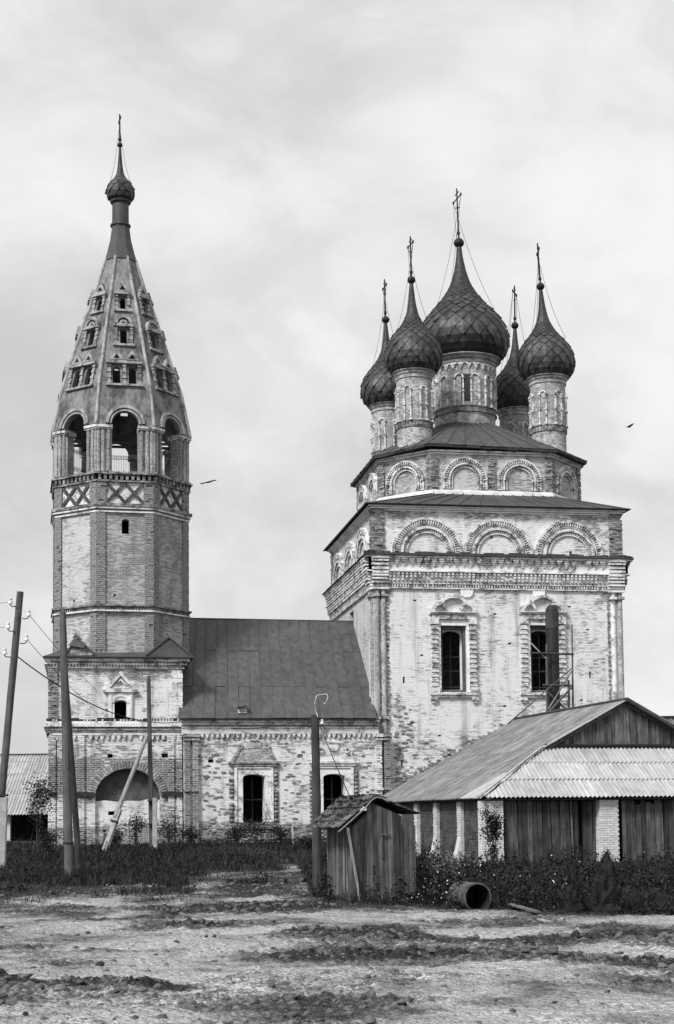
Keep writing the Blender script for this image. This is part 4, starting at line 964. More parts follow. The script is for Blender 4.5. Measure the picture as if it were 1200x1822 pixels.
def dormer(fr0, w_, h, zb, kind, z0):
    fr = F(fr0.p(0, 0, z0), fr0.t, (fr0.n+Vector((0, 0, -.10))).normalized(), (fr0.u+fr0.n*.10).normalized())
    b_ = MB(); hw = w_/2; jt = .0
    cols = [-hw, 0, hw] if kind == 2 else [-hw, hw]
    for c_ in cols: bead_column(b_, fr, c_, .17 if kind == 2 else .15, .08, h, 7, .11, -.05)
    b_.box(fr, -hw-.14, hw+.14, -.06, .12, -.03, .07); b_.box(fr, -hw-.12, hw+.12, -.06, .13, h+.0, h+.08); b_.box(fr, -hw-.08, hw+.08, -.06, .10, h+.09, h+.17)
    if kind == 2:
        for c_ in (-hw/2, hw/2): b_.poly(fr, [(c_-.34, h+.175), (c_+.34, h+.175), (c_, h+.68)], [[(c_-.17, h+.23), (c_+.17, h+.23), (c_, h+.49)]], -.12, .12)
    elif kind == 1:
        b_.arc(fr, 0, h+.175, .28, .42, -.10, .12, 0, 180, 10); b_.arc(fr, 0, h+.175, .10, .20, -.10, .07, 0, 180, 8)
    else: b_.poly(fr, [(-.32, h+.175), (.32, h+.175), (0, h+.72)], [[(-.16, h+.23), (.16, h+.23), (0, h+.5)]], -.12, .10)
    b_.build('dormer_surround', M['dorm'], tower)
fs1, _ = tent_frames(*TP[1], *TP[2]); fs2, _ = tent_frames(*TP[2], *TP[3])
for fr in fs1: dormer(fr, 1.42, 1.12, 0, 2, -.02); dormer(fr, .72, .98, 0, 1, 2.18)
for fr in fs2: dormer(fr, .56, .90, 0, 0, .18)
# metal cone, neck, small dome
b_ = MB(); rt = math.degrees(ROT)+22.5; k8 = 1/math.cos(math.pi/8)
b_.lathe((TC.x, TC.y, 0), [(.78*k8, 28.80), (.66*k8, 29.2), (.50*k8, 29.9), (.41*k8, 30.6)], 8, rot=rt); b_.build('spire_cone', M['roof'], tower)
b_ = MB(); b_.lathe((TC.x, TC.y, 0), [(.40, 30.6), (.50, 30.62), (.50, 30.70), (.41, 30.72), (.40, 31.75), (.50, 31.80), (.52, 31.88), (.42, 31.95)], 12); b_.build('neck', M['roof'], tower, smooth=30)
P_T = [(.44, 0), (.60, .12), (.67, .35), (.66, .55), (.52, .85), (.34, 1.08), (.19, 1.35), (.12, 1.8), (.08, 2.3), (.05, 2.85)]
dm = make_dome(tower, (TC.x, TC.y, 31.93), P_T, 9, 1.05, (-.01, 0))
b0 = Vector((TC.x-.03, TC.y, 34.75)); bb = MB(); bb.lathe(b0-Vector((0, 0, .13)), [(.02, 0), (.1, .04), (.14, .12), (.1, .2), (.03, .25)], 12); bb.build('finial_ball', M['iron'], dm, smooth=60)
tp, ar = cross(dm, b0+Vector((0, 0, .1)), 1.45, R(95), (-.01, 0), .28); chains(dm, tp, ar, (TC.x, TC.y, 31.93), .55, .8, (0, 0))
flush_scales(200)
# iron grilles in the far openings, tie beams
for i in (3, 4, 5):
    fr = OF[i].moved(n=-.3); b_ = MB()
    for k in range(11): a = -.58+k*.116; b_.cyl(fr.p(a, 0, 17.7), fr.p(a, 0, 19.95), .010, .010, 4)
    for z in (18.85, 19.05, 19.75, 19.92): b_.cyl(fr.p(-.6, 0, z), fr.p(.6, 0, z), .013, .013, 4)
    for zc in (18.95, 19.83):
        for k in range(8): b_.arc(fr, -.52+k*.15, zc, .045, .062, -.01, .01, 0, 360, 8)
    b_.build('grille', M['wire'], tower)
b_ = MB()
b_.cyl(TC+Vector((-2.8, 1.0, 19.95)), TC+Vector((2.8, 1.0, 19.95)), .07, .07, 6); b_.cyl(TC+Vector((-2.8, -1.2, 19.6)), TC+Vector((2.8, -1.2, 19.6)), .07, .07, 6); b_.build('tie_beam', M['boardd'], tower)

# ================================================================== BARN
BA = R(15.3); Bo = V(4.94, 50.4, 0)
Bv = (R0*math.cos(BA)+D0*math.sin(BA)); Bu = (-R0*math.sin(BA)+D0*math.cos(BA))     # v: along the gable front, u: away from the viewer
GZ = .05
def B(v_, u_, z): return Bo+Bv*v_+Bu*u_+Vector((0, 0, z))
barn = thing('barn', 'long plank barn on pale brick pillars with corrugated roof and boarded gable, at right', 'barn', B(4.8, 5, GZ))
FBf = F(B(0, 0, 0), Bv, -Bu); FBl = F(B(0, 0, 0), Bu, -Bv)
V0, VR, ZE, ZR, BL, GU, UE = -.65, 5.7, 2.29, 5.67, 11.4, 1.3, -1.2      # eave and ridge lines, length, gable plane, front eave
VJ = 2.65; ZJ = ZE+(ZR-ZE)*(VJ-V0)/(VR-V0)                                # where the hip meets the gable foot
V2 = 2*VR-V0; VJ2 = 2*VR-VJ; HW_ = VR
def corr_mesh(width, length, amp=.028, pitch=.15, nl=3, clamp=None, th=.010):
    """corrugated sheet: x across, y up the slope, z out; clamp(x, y) pulls vertices back to a cut edge"""
    n = int(round(width/pitch))*6; vs_ = []; fs = []
    for j in range(nl+1):
        for i in range(n+1):
            x = width*i/n; y = length*j/nl; xc = clamp(x, y) if clamp else x
            vs_.append((xc, y, amp*math.sin(2*math.pi*xc/pitch)))
    m1 = len(vs_); vs_ += [(x, y, z-th) for x, y, z in vs_[:m1]]
    for j in range(nl):
        for i in range(n):
            a = j*(n+1)+i
            if abs(vs_[a][0]-vs_[a+1][0])+abs(vs_[a+n+1][0]-vs_[a+n+2][0]) < 1e-5: continue
            fs.append((a, a+1, a+n+2, a+n+1)); fs.append((m1+a+n+1, m1+a+n+2, m1+a+1, m1+a))
            if j == 0: fs.append((m1+i, m1+i+1, i+1, i))
    me = bpy.data.meshes.new('roof_sheet'); me.from_pydata(vs_, [], fs); return me
def place_sheet(me, parent, o_, t_, s_, mat, name='roof_sheet'):
    t_ = t_.normalized(); s_ = s_.normalized(); n_ = t_.cross(s_).normalized(); s_ = n_.cross(t_)
    ob = bpy.data.objects.new(name, me); COL.objects.link(ob); ob.parent = parent
    mm = Matrix((t_, s_, n_)).transposed().to_4x4(); mm.translation = o_-root_of(parent); ob.matrix_local = mm
    if not me.materials: me.materials.append(mat)
    return ob
slv = B(VR, 0, ZR)-B(V0, 0, ZE); sb = slv.length; sl_dir = slv.normalized(); srv = B(VR, 0, ZR)-B(V2, 0, ZE); sr_dir = srv.normalized()
yj = sb*(VJ-V0)/(VR-V0)                       # slope length at which the hip ends
rows = 4; rl_ = sb/rows; sw = 1.06
mS = corr_mesh(sw+.05, rl_+.12, nl=2); mS.materials.append(M['asbo'])
def hip_u(y): return UE+(GU-.12-UE)*min(y/yj, 1.0)
for side in (0, 1):
    for r_ in range(rows):
        k = 0
        while True:
            ua = BL-k*sw                               # sheet runs from ua toward the viewer
            if ua < hip_u(r_*rl_)+.02: break
            lift = Vector((0, 0, .012*r_+random.uniform(-.004, .012)))
            def cl_f(x, y, ua=ua, r_=r_): return max(min(x, ua-hip_u(r_*rl_+y)), 0)
            cutit = ua-sw-.1 < hip_u((r_+1)*rl_+.12)
            if side == 0:
                me_ = corr_mesh(sw+.05, rl_+.12, nl=6, clamp=cl_f) if cutit else mS
                place_sheet(me_, barn, B(V0, ua, ZE)+sl_dir*(r_*rl_)+lift, -Bu+Vector((0, 0, random.uniform(-.004, .004))), sl_dir, M['asb'] if k > 9 and r_ == 0 else M['asbo'])
            elif k < 11:
                place_sheet(mS, barn, B(V2, ua-sw, ZE)+sr_dir*(r_*rl_)+lift, Bu, sr_dir, M['asbo'])
            k += 1
pr_ = [B(VR, GU-.25+k*(BL-GU+.3)/12, ZR+.05+random.uniform(-.035, .035)) for k in range(13)]
b_ = MB()
for a, c_ in zip(pr_, pr_[1:]): b_.cyl(a, c_, .085, .085, 8)
b_.build('ridge_cap', M['poled'], barn)
nL = (-Bu).cross(sl_dir).normalized(); nR = Bu.cross(sr_dir).normalized()
def strip(a, c_, w_dir, w_, nn, mat, name, lo=.03, hi=.055):
    b_ = MB(); b_.hexa([a+nn*hi, a+w_dir*w_+nn*hi, a+w_dir*w_+nn*lo, a+nn*lo, c_+nn*hi, c_+w_dir*w_+nn*hi, c_+w_dir*w_+nn*lo, c_+nn*lo]); b_.build(name, M[mat], barn)
strip(B(VJ-.1, GU+.05, ZJ-.05), B(VR, GU+.05, ZR), -Bu, .30, nL, 'asb', 'verge_strip')
strip(B(V0, UE+.30, ZE), B(VJ-.05, GU+.12, ZJ), (-Bu+Vector((0, 0, 0))), .16, nL, 'asb', 'hip_strip')
b_ = MB(); f_ = F(B(VR, GU-.10, ZR), (B(V2, 0, ZE)-B(VR, 0, ZR)).normalized(), -Bu); f_.u = Vector(f_.t).cross(f_.n)*-1
if f_.u.z < 0: f_.u = -f_.u
b_.box(f_, 0, sb*.52, 0, .05, -.14, .05); b_.build('barge_board', M['poled'], barn)
b_ = MB(); f_ = F(B(VR, GU-.10, ZR), (B(V0, 0, ZE)-B(VR, 0, ZR)).normalized(), -Bu); f_.u = Vector(f_.t).cross(f_.n)
if f_.u.z < 0: f_.u = -f_.u
b_.box(f_, 0, sb*.47, 0, .04, -.12, -.0); b_.build('barge_board', M['boardd'], barn)
# front skirt: three courses of sheets between eave and gable foot, cut along the hips
SKZ0, SKZ1 = 2.30, ZJ-.02
skv = B(0, GU, SKZ1)-B(0, UE, SKZ0); skl = skv.length; sk_dir = skv.normalized()
rows3 = 3; rl3 = skl/rows3; wsh = 1.12
mK = corr_mesh(wsh+.04, rl3+.12, nl=1, amp=.03, pitch=.16); mK.materials.append(M['asb'])
def lo_v(y): return V0+.12+(VJ-V0-.12)*min(y/skl, 1)
for r_ in range(rows3):
    x = V0+.1-(r_*.37 % .5)
    while x < V2-(VJ-V0)*r_/rows3:
        if x+wsh > lo_v(r_*rl3):
            off = Vector((0, 0, .018*r_+random.uniform(-.004, .012)))
            cutl = x < lo_v((r_+1)*rl3+.12); hi_ = lambda y: 2*VR-lo_v(y); cutr = x+wsh > hi_((r_+1)*rl3+.12)
            if cutl or cutr:
                me_ = corr_mesh(wsh+.04, rl3+.12, nl=6, amp=.03, pitch=.16, clamp=lambda xx, y: min(max(xx, lo_v(r_*rl3+y)-x), max(hi_(r_*rl3+y)-x, 0)))
            else: me_ = mK
            place_sheet(me_, barn, B(x, UE, SKZ0)+sk_dir*(r_*rl3)+off, Bv+Vector((0, 0, random.uniform(-.006, .006))), sk_dir, M['asb'])
        x += wsh
b_ = MB(); b_.slab([B(V0+.15, UE+.15, SKZ0-.07), B(V2-.15, UE+.15, SKZ0-.07), B(VJ2-.1, GU, SKZ1-.1), B(VJ+.1, GU, SKZ1-.1)], .03); b_.build('roof_decking', M['boardd'], barn)
b_ = MB(); b_.slab([B(V0+.1, UE+.3, ZE-.07), B(VJ, GU, ZJ-.08), B(VR, GU, ZR-.08), B(VR, BL, ZR-.08), B(V0+.1, BL, ZE-.07)], .03); b_.build('roof_decking', M['boardd'], barn)
x = VJ-.1; bw_ = .145
while x < VJ2+.1:
    ww = bw_*random.uniform(.85, 1.15); rk = lambda v_: ZR-.10-abs(v_-VR)*(ZR-ZE)/(VR-V0)
    if min(rk(x), rk(x+ww)) > ZJ-.3:
        b_ = MB(); f_ = F(B(0, GU-.02, 0), Bv, -Bu); n_ = random.uniform(-.01, .012); b_.poly(f_, [(x+.004, ZJ-.5), (x+ww-.004, ZJ-.5), (x+ww-.004, rk(x+ww)), (x+.004, rk(x))], [], -.03+n_, n_); b_.build('board', M['board'], barn, at=B(x, GU, ZJ))
    x += ww
b_ = MB(); b_.cyl(B(VJ, GU-.08, ZJ+.06), B(VJ2, GU-.08, ZJ+.06), .06, .06, 6); b_.build('gable_plate', M['iron'], barn)
# pillars of pale brick, one brick at a time
bm_ = MB(); fz = F((0, 0, 0), (1, 0, 0), (0, -1, 0)); bm_.box(fz, -.125, .125, -.06, .06, -.034, .034); tb = bm_.build('brick', M['bricks_w']); mbrick = tb.data; bpy.data.objects.remove(tb)
rotB = math.atan2(Bv.y, Bv.x)
brick_n = 0
def pillar(v_, u_, w_, top, flare=0, side=False, single=True):
    global brick_n
    core = MB(); f_ = F(B(v_, u_, 0), Bv, -Bu); core.box(f_, .01, w_-.01, -.38, -.01, -.2, top); pl = core.build('pillar', M['mortar'], barn)
    z = GZ-.12; row = 0
    while z < top-.02:
        xs_ = []; a = -.13 if row % 2 else 0
        while a < w_-.01: a0, a1 = max(a, 0), min(a+.26, w_); xs_.append((a0, a1)); a += .26
        for a0, a1 in xs_:
            if a1-a0 < .05: continue
            p = B(v_, u_, 0)+Bv*((a0+a1)/2)+Bu*(.055+random.uniform(-.007, .007))+Vector((0, 0, z+.036))
            inst('brick', mbrick, pl, p-barn.location, (0, random.uniform(-.01, .01), rotB), ((a1-a0-.014)/.25, 1, 1)); brick_n += 1
        # left return
        for kk in range(1 if side else 1):
            p = B(v_, u_+.22, 0)+Bv*.055+Vector((0, 0, z+.036)); inst('brick', mbrick, pl, p-barn.location, (0, 0, rotB+math.pi/2), (.9, 1, 1)); brick_n += 1
        z += .078; row += 1
pillar(-.56, -.95, .76, 2.2); pillar(3.60, -.95, .70, 2.2)
pillar(8.0, -.95, .7, 2.2)
# side pillars with flared feet (rendered brick), seen along the left wall
for u_ in (1.5, 4.0, 6.2, 8.4):
    f_ = F(B(-.40, u_, 0), Bu, -Bv); b_ = MB(); b_.bricks(f_, 0, .38, -.13, .0, GZ-.1, 2.2, h=.078, bl=.25, jit=.008, miss=0); b_.box(f_, .01, .37, -.12, -.012, 0, 2.2); b_.poly(F(f_.p(0, 0, 0), f_.n, -f_.t), [(-.1, 0), (.32, 0), (.10, .55), (0, 1.0), (-.1, 1.0)], [], -.36, -.02)
    b_.build('side_pillar', M['bricks_w'], barn)
b_ = MB(); b_.bricks(F(B(-.28, 0, 0), Bu, -Bv), -.4, BL, -.2, 0, 0, 1.9, h=.078, jit=.01, miss=.02); b_.box(F(B(-.26, 0, 0), Bu, -Bv), -.4, BL, -.15, 0, 0, 2.3); stuff(b_.build('side_infill', M['darkb'], barn))  # dark colour stands for deep shade between and on the pillar faces
# front boards between the pillars
def board_run(v0, v1, z0, z1, setb, mat, lean=0.0, wmin=.13, wmax=.2, skip=()):
    x = v0; k = 0
    while x < v1-.03:
        ww = min(random.uniform(wmin, wmax), v1-x); h_ = z1-z0+random.uniform(-.03, .03)-(random.uniform(.05, .3) if random.random() < .12 else 0); l_ = lean+random.uniform(-.018, .018)
        if k not in skip:
            f_ = F(B(x, setb+random.uniform(-.012, .012), z0), Bv, -Bu, (Vector((0, 0, 1))+Bv*l_).normalized()); b_ = MB(); b_.box(f_, .004, ww-.006, -.025, 0, 0, h_); b_.build('board', M[mat], barn, at=B(x, setb, z0))
        x += ww; k += 1
board_run(.30, 1.95, GZ, 2.26, -.80, 'barnb', -.01); board_run(1.98, 2.75, GZ, 2.26, -.76, 'barnb', -.03); board_run(2.78, 3.55, GZ, 2.26, -.68, 'boardd', 0, skip=(1,))
board_run(4.48, 7.95, GZ, 2.26, -.80, 'barnb', -.02); board_run(8.75, 11.2, GZ, 2.26, -.80, 'boardd')
b_ = MB(); b_.box(F(B(0, -.2, 0), Bv, -Bu), .1, V2-.6, -.05, 0, 0, 2.3); b_.build('dark_backing', M['dark'], barn)
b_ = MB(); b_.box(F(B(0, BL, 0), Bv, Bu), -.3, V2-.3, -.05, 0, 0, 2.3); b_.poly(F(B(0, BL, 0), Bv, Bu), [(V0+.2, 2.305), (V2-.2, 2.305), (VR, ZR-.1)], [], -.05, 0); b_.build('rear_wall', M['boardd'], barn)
for a, c_ in ((B(-.5, -.85, 2.24), B(V2-.3, -.85, 2.24)), (B(-.25, -.8, 2.24), B(-.25, BL, 2.24))):
    b_ = MB(); b_.cyl(a, c_, .05, .05, 6); b_.build('wall_plate', M['poled'], barn)
for k in range(9):
    b_ = MB(); p = B(V0+.2, .3+k*1.25, ZE-.02); b_.cyl(p+sl_dir*-.10, p+sl_dir*1.0, .035, .035, 5); b_.build('rafter_tail', M['pole'], barn)

# ================================================================== black stack on its timber scaffold, behind the barn
def Pv(px, y, dep):      # offline measured photograph position at a given distance (metres along the level view)
    q_ = FW+RR*((px-600)/2700)-UU*((y-1257)/2700); return CP+q_*(dep/ (q_.dot(D0)))
st0 = Pv(986, 1272, 64); st1 = Pv(984, 1088, 64); base = Vector((st0.x, st0.y, .4))
stk = thing('smokestack', 'black round-topped metal stack standing in front of the right church window', 'chimney', base)
b_ = MB(); rr_ = .27; top_ = st1.z
b_.lathe(base, [(rr_, 0), (rr_, top_-base.z), (rr_*.94, top_-base.z+.10), (rr_*.75, top_-base.z+.2), (rr_*.45, top_-base.z+.27), (.01, top_-base.z+.29)], 20); b_.build('pipe', M['iron'], stk, smooth=50)
b_ = MB(); b_.lathe(base, [(rr_+.012, top_-base.z-.72), (rr_+.012, top_-base.z-.02)], 20); b_.build('rusted_cap', M['poled'], stk, smooth=50)
b_ = MB()
for z in (2.2, 4.2, 6.2): b_.lathe(base, [(rr_+.005, z), (rr_+.03, z+.01), (rr_+.03, z+.07), (rr_+.005, z+.08)], 20)
b_.build('collar', M['iron'], stk)
scf = thing('scaffold', 'rough timber scaffold of poles and crossed braces around the black stack', 'scaffold', base+Vector((.2, .4, 0)))
def pole_seg(p0, p1, r0, r1, mat, name, parent, seg=7, jit=.06, rings=8):
    b_ = MB(); b_.cyl(p0, p1, r0, r1, seg, jit=jit, rings=rings); return b_.build(name, M[mat], parent, smooth=60)
pole_seg(Vector((*Pv(971, 1272, 63.5).xy, .4)), Pv(973, 1146, 63.5), .06, .05, 'pole', 'post', scf)
pole_seg(Vector((*Pv(1018, 1272, 63.6).xy, .4)), Pv(1018, 1112, 63.6), .07, .03, 'pole', 'post', scf)
pole_seg(Vector((*Pv(1010, 1272, 65.4).xy, .4)), Pv(1012, 1210, 65.4), .06, .05, 'pole', 'post', scf)
pole_seg(Pv(944, 1162, 63.4), Pv(1021, 1164, 63.5), .05, .045, 'poled', 'rail', scf)
pole_seg(Pv(966, 1219, 63.4), Pv(1020, 1220, 63.5), .05, .045, 'poled', 'rail', scf)
pole_seg(Pv(976, 1262, 63.3), Pv(1020, 1190, 63.4), .035, .03, 'polel', 'brace', scf)
pole_seg(Pv(975, 1232, 63.35), Pv(1016, 1270, 63.4), .05, .05, 'boardd', 'brace', scf)
pole_seg(Pv(978, 1266, 63.2), Pv(1018, 1222, 63.3), .05, .05, 'pole', 'brace', scf)
pole_seg(Pv(944, 1143, 63.6), Pv(972, 1172, 63.5), .03, .03, 'polel', 'brace', scf)
pole_seg(Pv(904, 1288, 62.5), Pv(1019, 1188, 63.3), .03, .025, 'pole', 'brace', scf)

# ================================================================== SHED
SA = R(20); So = V(.37, 29.9, 0); Sv = R0*math.cos(SA)+D0*math.sin(SA); Su = -R0*math.sin(SA)+D0*math.cos(SA)
def S(v_, u_, z): return So+Sv*v_+Su*u_+Vector((0, 0, z))
shed = thing('plank_shed', 'small leaning grey plank shed with a mossy gable roof in front of the church', 'shed', S(.6, .9, 0))
SW, SL = 1.24, 1.75
def sroof(x):      # front roof line height
    return 1.98-(.36-x)*.85 if x < .36 else 1.98-(x-.36)*.42
def sboard(fr, x, ww, z0, za, zb, mat, lean, name='board'):
    b_ = MB(); f_ = F(fr.p(x, 0, 0), fr.t, fr.n, (fr.u+fr.t*lean).normalized()); n_ = random.uniform(-.012, .012)
    b_.poly(f_, [(.003, z0), (ww-.004, z0), (ww-.004, zb), (.003, za)], [], -.022+n_, n_); b_.build(name, M[mat], shed, at=f_.p(0, 0, z0))
FSf = F(S(0, 0, 0), Sv, -Su); FSl = F(S(0, 0, 0), Su, -Sv); FSr = F(S(SW, 0, 0), Su, Sv)
x = -.16
while x < SW-.02:
    ww = random.uniform(.075, .13); ww = min(ww, SW-x); sboard(FSf, x, ww, -.02, sroof(x)-.03, sroof(x+ww)-.03, 'board' if random.random() > .25 else 'boardd', -.03 if x > .2 else .05-.02*x); x += ww
x = 0
while x < SL:
    ww = random.uniform(.08, .13); ww = min(ww, SL-x); sboard(FSl, x, ww, -.02, 1.50-.02*random.random(), 1.50, 'board', .0+.03*random.random()); x += ww
b_ = MB(); b_.box(FSr, 0, SL, -.04, 0, 0, 1.5); b_.box(F(S(0, SL, 0), Sv, Su), 0, SW, -.04, 0, 0, 1.8); b_.build('rear_wall', M['boardd'], shed)
# batten leaning at the corner, door rail
b_ = MB(); b_.box(F(S(-.19, -.03, 0), Sv, -Su, (Vector((0, 0, 1))-Sv*.17).normalized()), .20, .245, 0, .03, .0, 1.48); b_.build('corner_batten', M['polel'], shed)
b_ = MB(); b_.box(F(S(.5, -.005, .0), Sv, -Su), .0, .03, .0, .03, .85, 1.35); b_.box(F(S(.5, -.005, .0), Sv, -Su), .0, .16, .03, .05, 1.30, 1.34); b_.build('door_batten', M['board'], shed)
ax, az = .36, 2.06
def shed_slope(v0, z0, v1, z1, rows_, name):
    cols = 9
    for r_ in range(rows_):
        for k in range(cols):
            f0, f1 = r_/rows_, (r_+1.25)/rows_; u0 = -.10+(SL+.22)*k/cols; u1 = -.10+(SL+.22)*(k+1)/cols+.01
            lf = .018*(rows_-r_)*.0+random.uniform(0, .02); p = lambda f_, u_, up_: S(v0+(v1-v0)*f_, u_, z0+(z1-z0)*f_+up_)
            b_ = MB(); pts = [p(f0, u0, .045+lf), p(f0, u1, .045+lf+random.uniform(-.01, .015)), p(min(f1, 1.02), u1, .015+lf), p(min(f1, 1.02), u0, .015+lf)]
            if v1 < v0: pts = pts[::-1]
            b_.slab(pts, .02); b_.build(name, M['boardd'] if random.random() > .12 else M['board'], shed, at=pts[0])
shed_slope(-.42, 1.40, ax, az, 5, 'shingle')
shed_slope(SW+.09, 1.66, ax, az, 4, 'shingle')
b_ = MB()
for i in range(240):
    u_ = random.uniform(-.05, SL); f_ = random.random()**.7; p = S(-.42+(ax+.42)*f_, u_, 1.40+(az-1.40)*f_+.06); b_.cyl(p, p+Vector((random.uniform(-.07, .07), random.uniform(-.07, .07), random.uniform(.0, .04))), .02, .008, 4)
stuff(b_.build('moss_tufts', M['straw'], shed))
b_ = MB(); pts_ = [S(-.44, -.14, 1.38), S(-.12, -.14, 1.64), S(.14, -.14, 1.86), S(.27, -.14, 2.00), S(.36, -.14, 2.05), S(.48, -.14, 2.03), S(.62, -.14, 1.96)]
b_.sweep(pts_, .017, 6); b_.build('rake_trim', M['polel'], shed)

# ================================================================== POLES AND WIRES
def util_pole(name, label, p0, p1, r0, r1, mat, group='wooden utility poles'):
    t_ = thing(name, label, 'utility pole', p0, group); pole_seg(p0-Vector((0, 0, .4)), p1, r0, r1, mat, 'shaft', t_, 12, .05, 22); return t_
def G(px, y, dep, z=None):
    p = Pv(px, y, dep)
    return Vector((p.x, p.y, ground_z(dep) if z is None else z))
p0 = G(124, 1560, 43); p1 = Pv(112, 1092, 43)
tall = util_pole('utility_pole', 'tallest bare wooden pole with a rounded top, standing in weeds before the bell tower', p0, p1, .135, .098, 'pole')
b_ = MB(); b_.lathe(p1-Vector((0, 0, .02)), [(.099, 0), (.088, .06), (.05, .12), (.01, .14)], 12); b_.build('pole_cap', M['pole'], tall)
pole_seg(G(143, 1560, 44.2)-Vector((0, 0, .3)), Pv(116, 1190, 43.25), .10, .08, 'poled', 'strut', tall)
b_ = MB(); pm = Pv(122.6, 1500, 43); b_.cyl(pm-Vector((0, 0, .03)), pm+Vector((0, 0, .03)), .145, .145, 12); b_.build('wire_band', M['iron'], tall)
# mid pole with concrete stub and diagonal brace
p0 = G(271, 1508, 64); p1 = Pv(264.5, 1203, 64)
mid = util_pole('utility_pole', 'slim wooden pole wired to a pale concrete stub in front of the portal', p0+Vector((0, 0, .0)), p1, .115, .085, 'pole')
b_ = MB(); f_ = F(G(276, 1508, 63.7), R0, -D0, (Vector((0, 0, 1))-R0*.0).normalized()); b_.box(f_, -.10, .10, -.1, .1, -.3, 2.15, top=.85); b_.build('concrete_stub', M['conc'], mid)
for y in (1425, 1466):
    b_ = MB(); a = Pv(272, y, 63.8); b_.box(F(a, R0, -D0), -.22, .22, -.16, .16, -.02, .02); b_.build('wire_band', M['iron'], mid)
pole_seg(Pv(205, 1455, 62.8), Pv(261, 1312, 63.7), .10, .08, 'polel', 'brace', mid, 10, .02)
b_ = MB(); a = G(183, 1508, 62.5); c_ = Pv(214, 1440, 62.9); b_.cyl(a-Vector((0, 0, .2)), c_, .15, .11, 6); b_.build('brace_footing', M['conc'], mid)
b_ = MB(); a = Pv(204, 1462, 62.8); d_ = (c_-G(183, 1508, 62.5)).normalized(); b_.cyl(a-d_*.03, a+d_*.03, .18, .18, 10); b_.build('wire_band', M['iron'], mid)
# pole by the shed
p0 = G(566, 1590, 33.2); p1 = Pv(561, 1272, 33.2)
near = util_pole('utility_pole', 'dark stout pole beside the plank shed with a loose curl of pale wire on top', p0, p1, .115, .085, 'poled')
def insulator(par, p, side, s_=1.0):
    b_ = MB(); t_ = R0*side
    b_.sweep([p, p+t_*.10*s_, p+t_*.14*s_+Vector((0, 0, .03*s_)), p+t_*.14*s_+Vector((0, 0, .08*s_))], .012*s_, 5); h_ = b_.build('hook', M['iron'], par)
    b_ = MB(); b_.lathe(p+t_*.14*s_+Vector((0, 0, .06*s_)), [(.02*s_, 0), (.05*s_, .0), (.052*s_, .05*s_), (.03*s_, .07*s_), (.042*s_, .09*s_), (.035*s_, .13*s_), (.005, .14*s_)], 10); b_.build('insulator', M['porc'], h_, smooth=50)
    return p+t_*.14*s_+Vector((0, 0, .10*s_))
insulator(near, Pv(565, 1292, 33.2), 1, .75); b_ = MB(); b_.sweep([Pv(556, 1292, 33.2), Pv(550, 1294, 33.2), Pv(548, 1289, 33.2)], .018, 5); b_.build('hook', M['iron'], near)
b_ = MB(); b_.sweep([Pv(x, y, 33.1+.05*math.sin(i)) for i, (x, y) in enumerate(((566, 1276), (564, 1270), (561, 1263), (562, 1256), (560.5, 1252), (562, 1244), (563, 1240), (566, 1236.5), (573, 1236), (581, 1234.5), (584, 1239), (582, 1246), (579, 1252), (576.5, 1251)))], .009, 5); b_.build('wire_curl', M['wirel'], near)
# leaning pole on the left edge
p0 = G(-11, 1540, 50); p1 = Pv(36.5, 1053, 50)
lean_ = util_pole('utility_pole', 'leaning wooden pole with five white insulators at the left edge', p0, p1, .135, .115, 'pole')
b_ = MB(); b_.box(F(G(3, 1520, 49.6), R0, -D0, (Vector((0, 0, 1))+R0*.03).normalized()), -.12, .12, -.1, .1, -.3, 2.35, top=.9); b_.build('concrete_stub', M['conc'], lean_)
b_ = MB(); b_.box(F(Pv(3, 1415, 49.7), R0, -D0), -.2, .2, -.16, .16, -.03, .03); b_.build('wire_band', M['iron'], lean_)
ins = [insulator(lean_, Pv(x, y, 49.85), s_, 1.5) for x, y, s_ in ((30, 1079, -1), (40, 1101, 1), (26, 1123, -1), (36, 1145, 1), (20, 1169, -1))]
def wire(name, label, a, b2, sag, r_=.012, mat='wire', group=None, n=18):
    m_ = MB(); m_.sweep([a.lerp(b2, k/n)-Vector((0, 0, sag*4*(k/n)*(1-k/n))) for k in range(n+1)], r_, 5); o_ = m_.build(name, M[mat], None, at=a.lerp(b2, .5), uvs=False)
    tag(o_, label, 'wire', group); return o_
wire('overhead_cable', 'dark sagging cable from the leaning pole to the hall corner', Pv(31, 1168, 50), Pv(326, 1284, 69.5), .75, .022)
wire('overhead_cable', 'short dark cable hanging from the shed side pole down to the shed roof', Pv(569, 1290, 33.1), Pv(622, 1416, 30.6), .02, .011)
wire('overhead_cable', 'slack dark cable along under the hall eave', Pv(326, 1281, 69.4), Pv(556, 1276, 69.2), .45, .018)
for k, (i_, lb) in enumerate(zip(ins, ('topmost', 'second', 'third', 'fourth', 'lowest'))):
    if k % 2 == 0: wire('line_wire', f'thin line wire running left out of view from the {lb} insulator', i_, i_-R0*28+D0*6+Vector((0, 0, .2)), .5, .007, group='line wires on the leaning pole')
    else: wire('line_wire', f'thin line wire running back behind the tower from the {lb} insulator', i_, Pv(300, 1280+k*14, 120), 1.2, .010, group='line wires on the leaning pole')

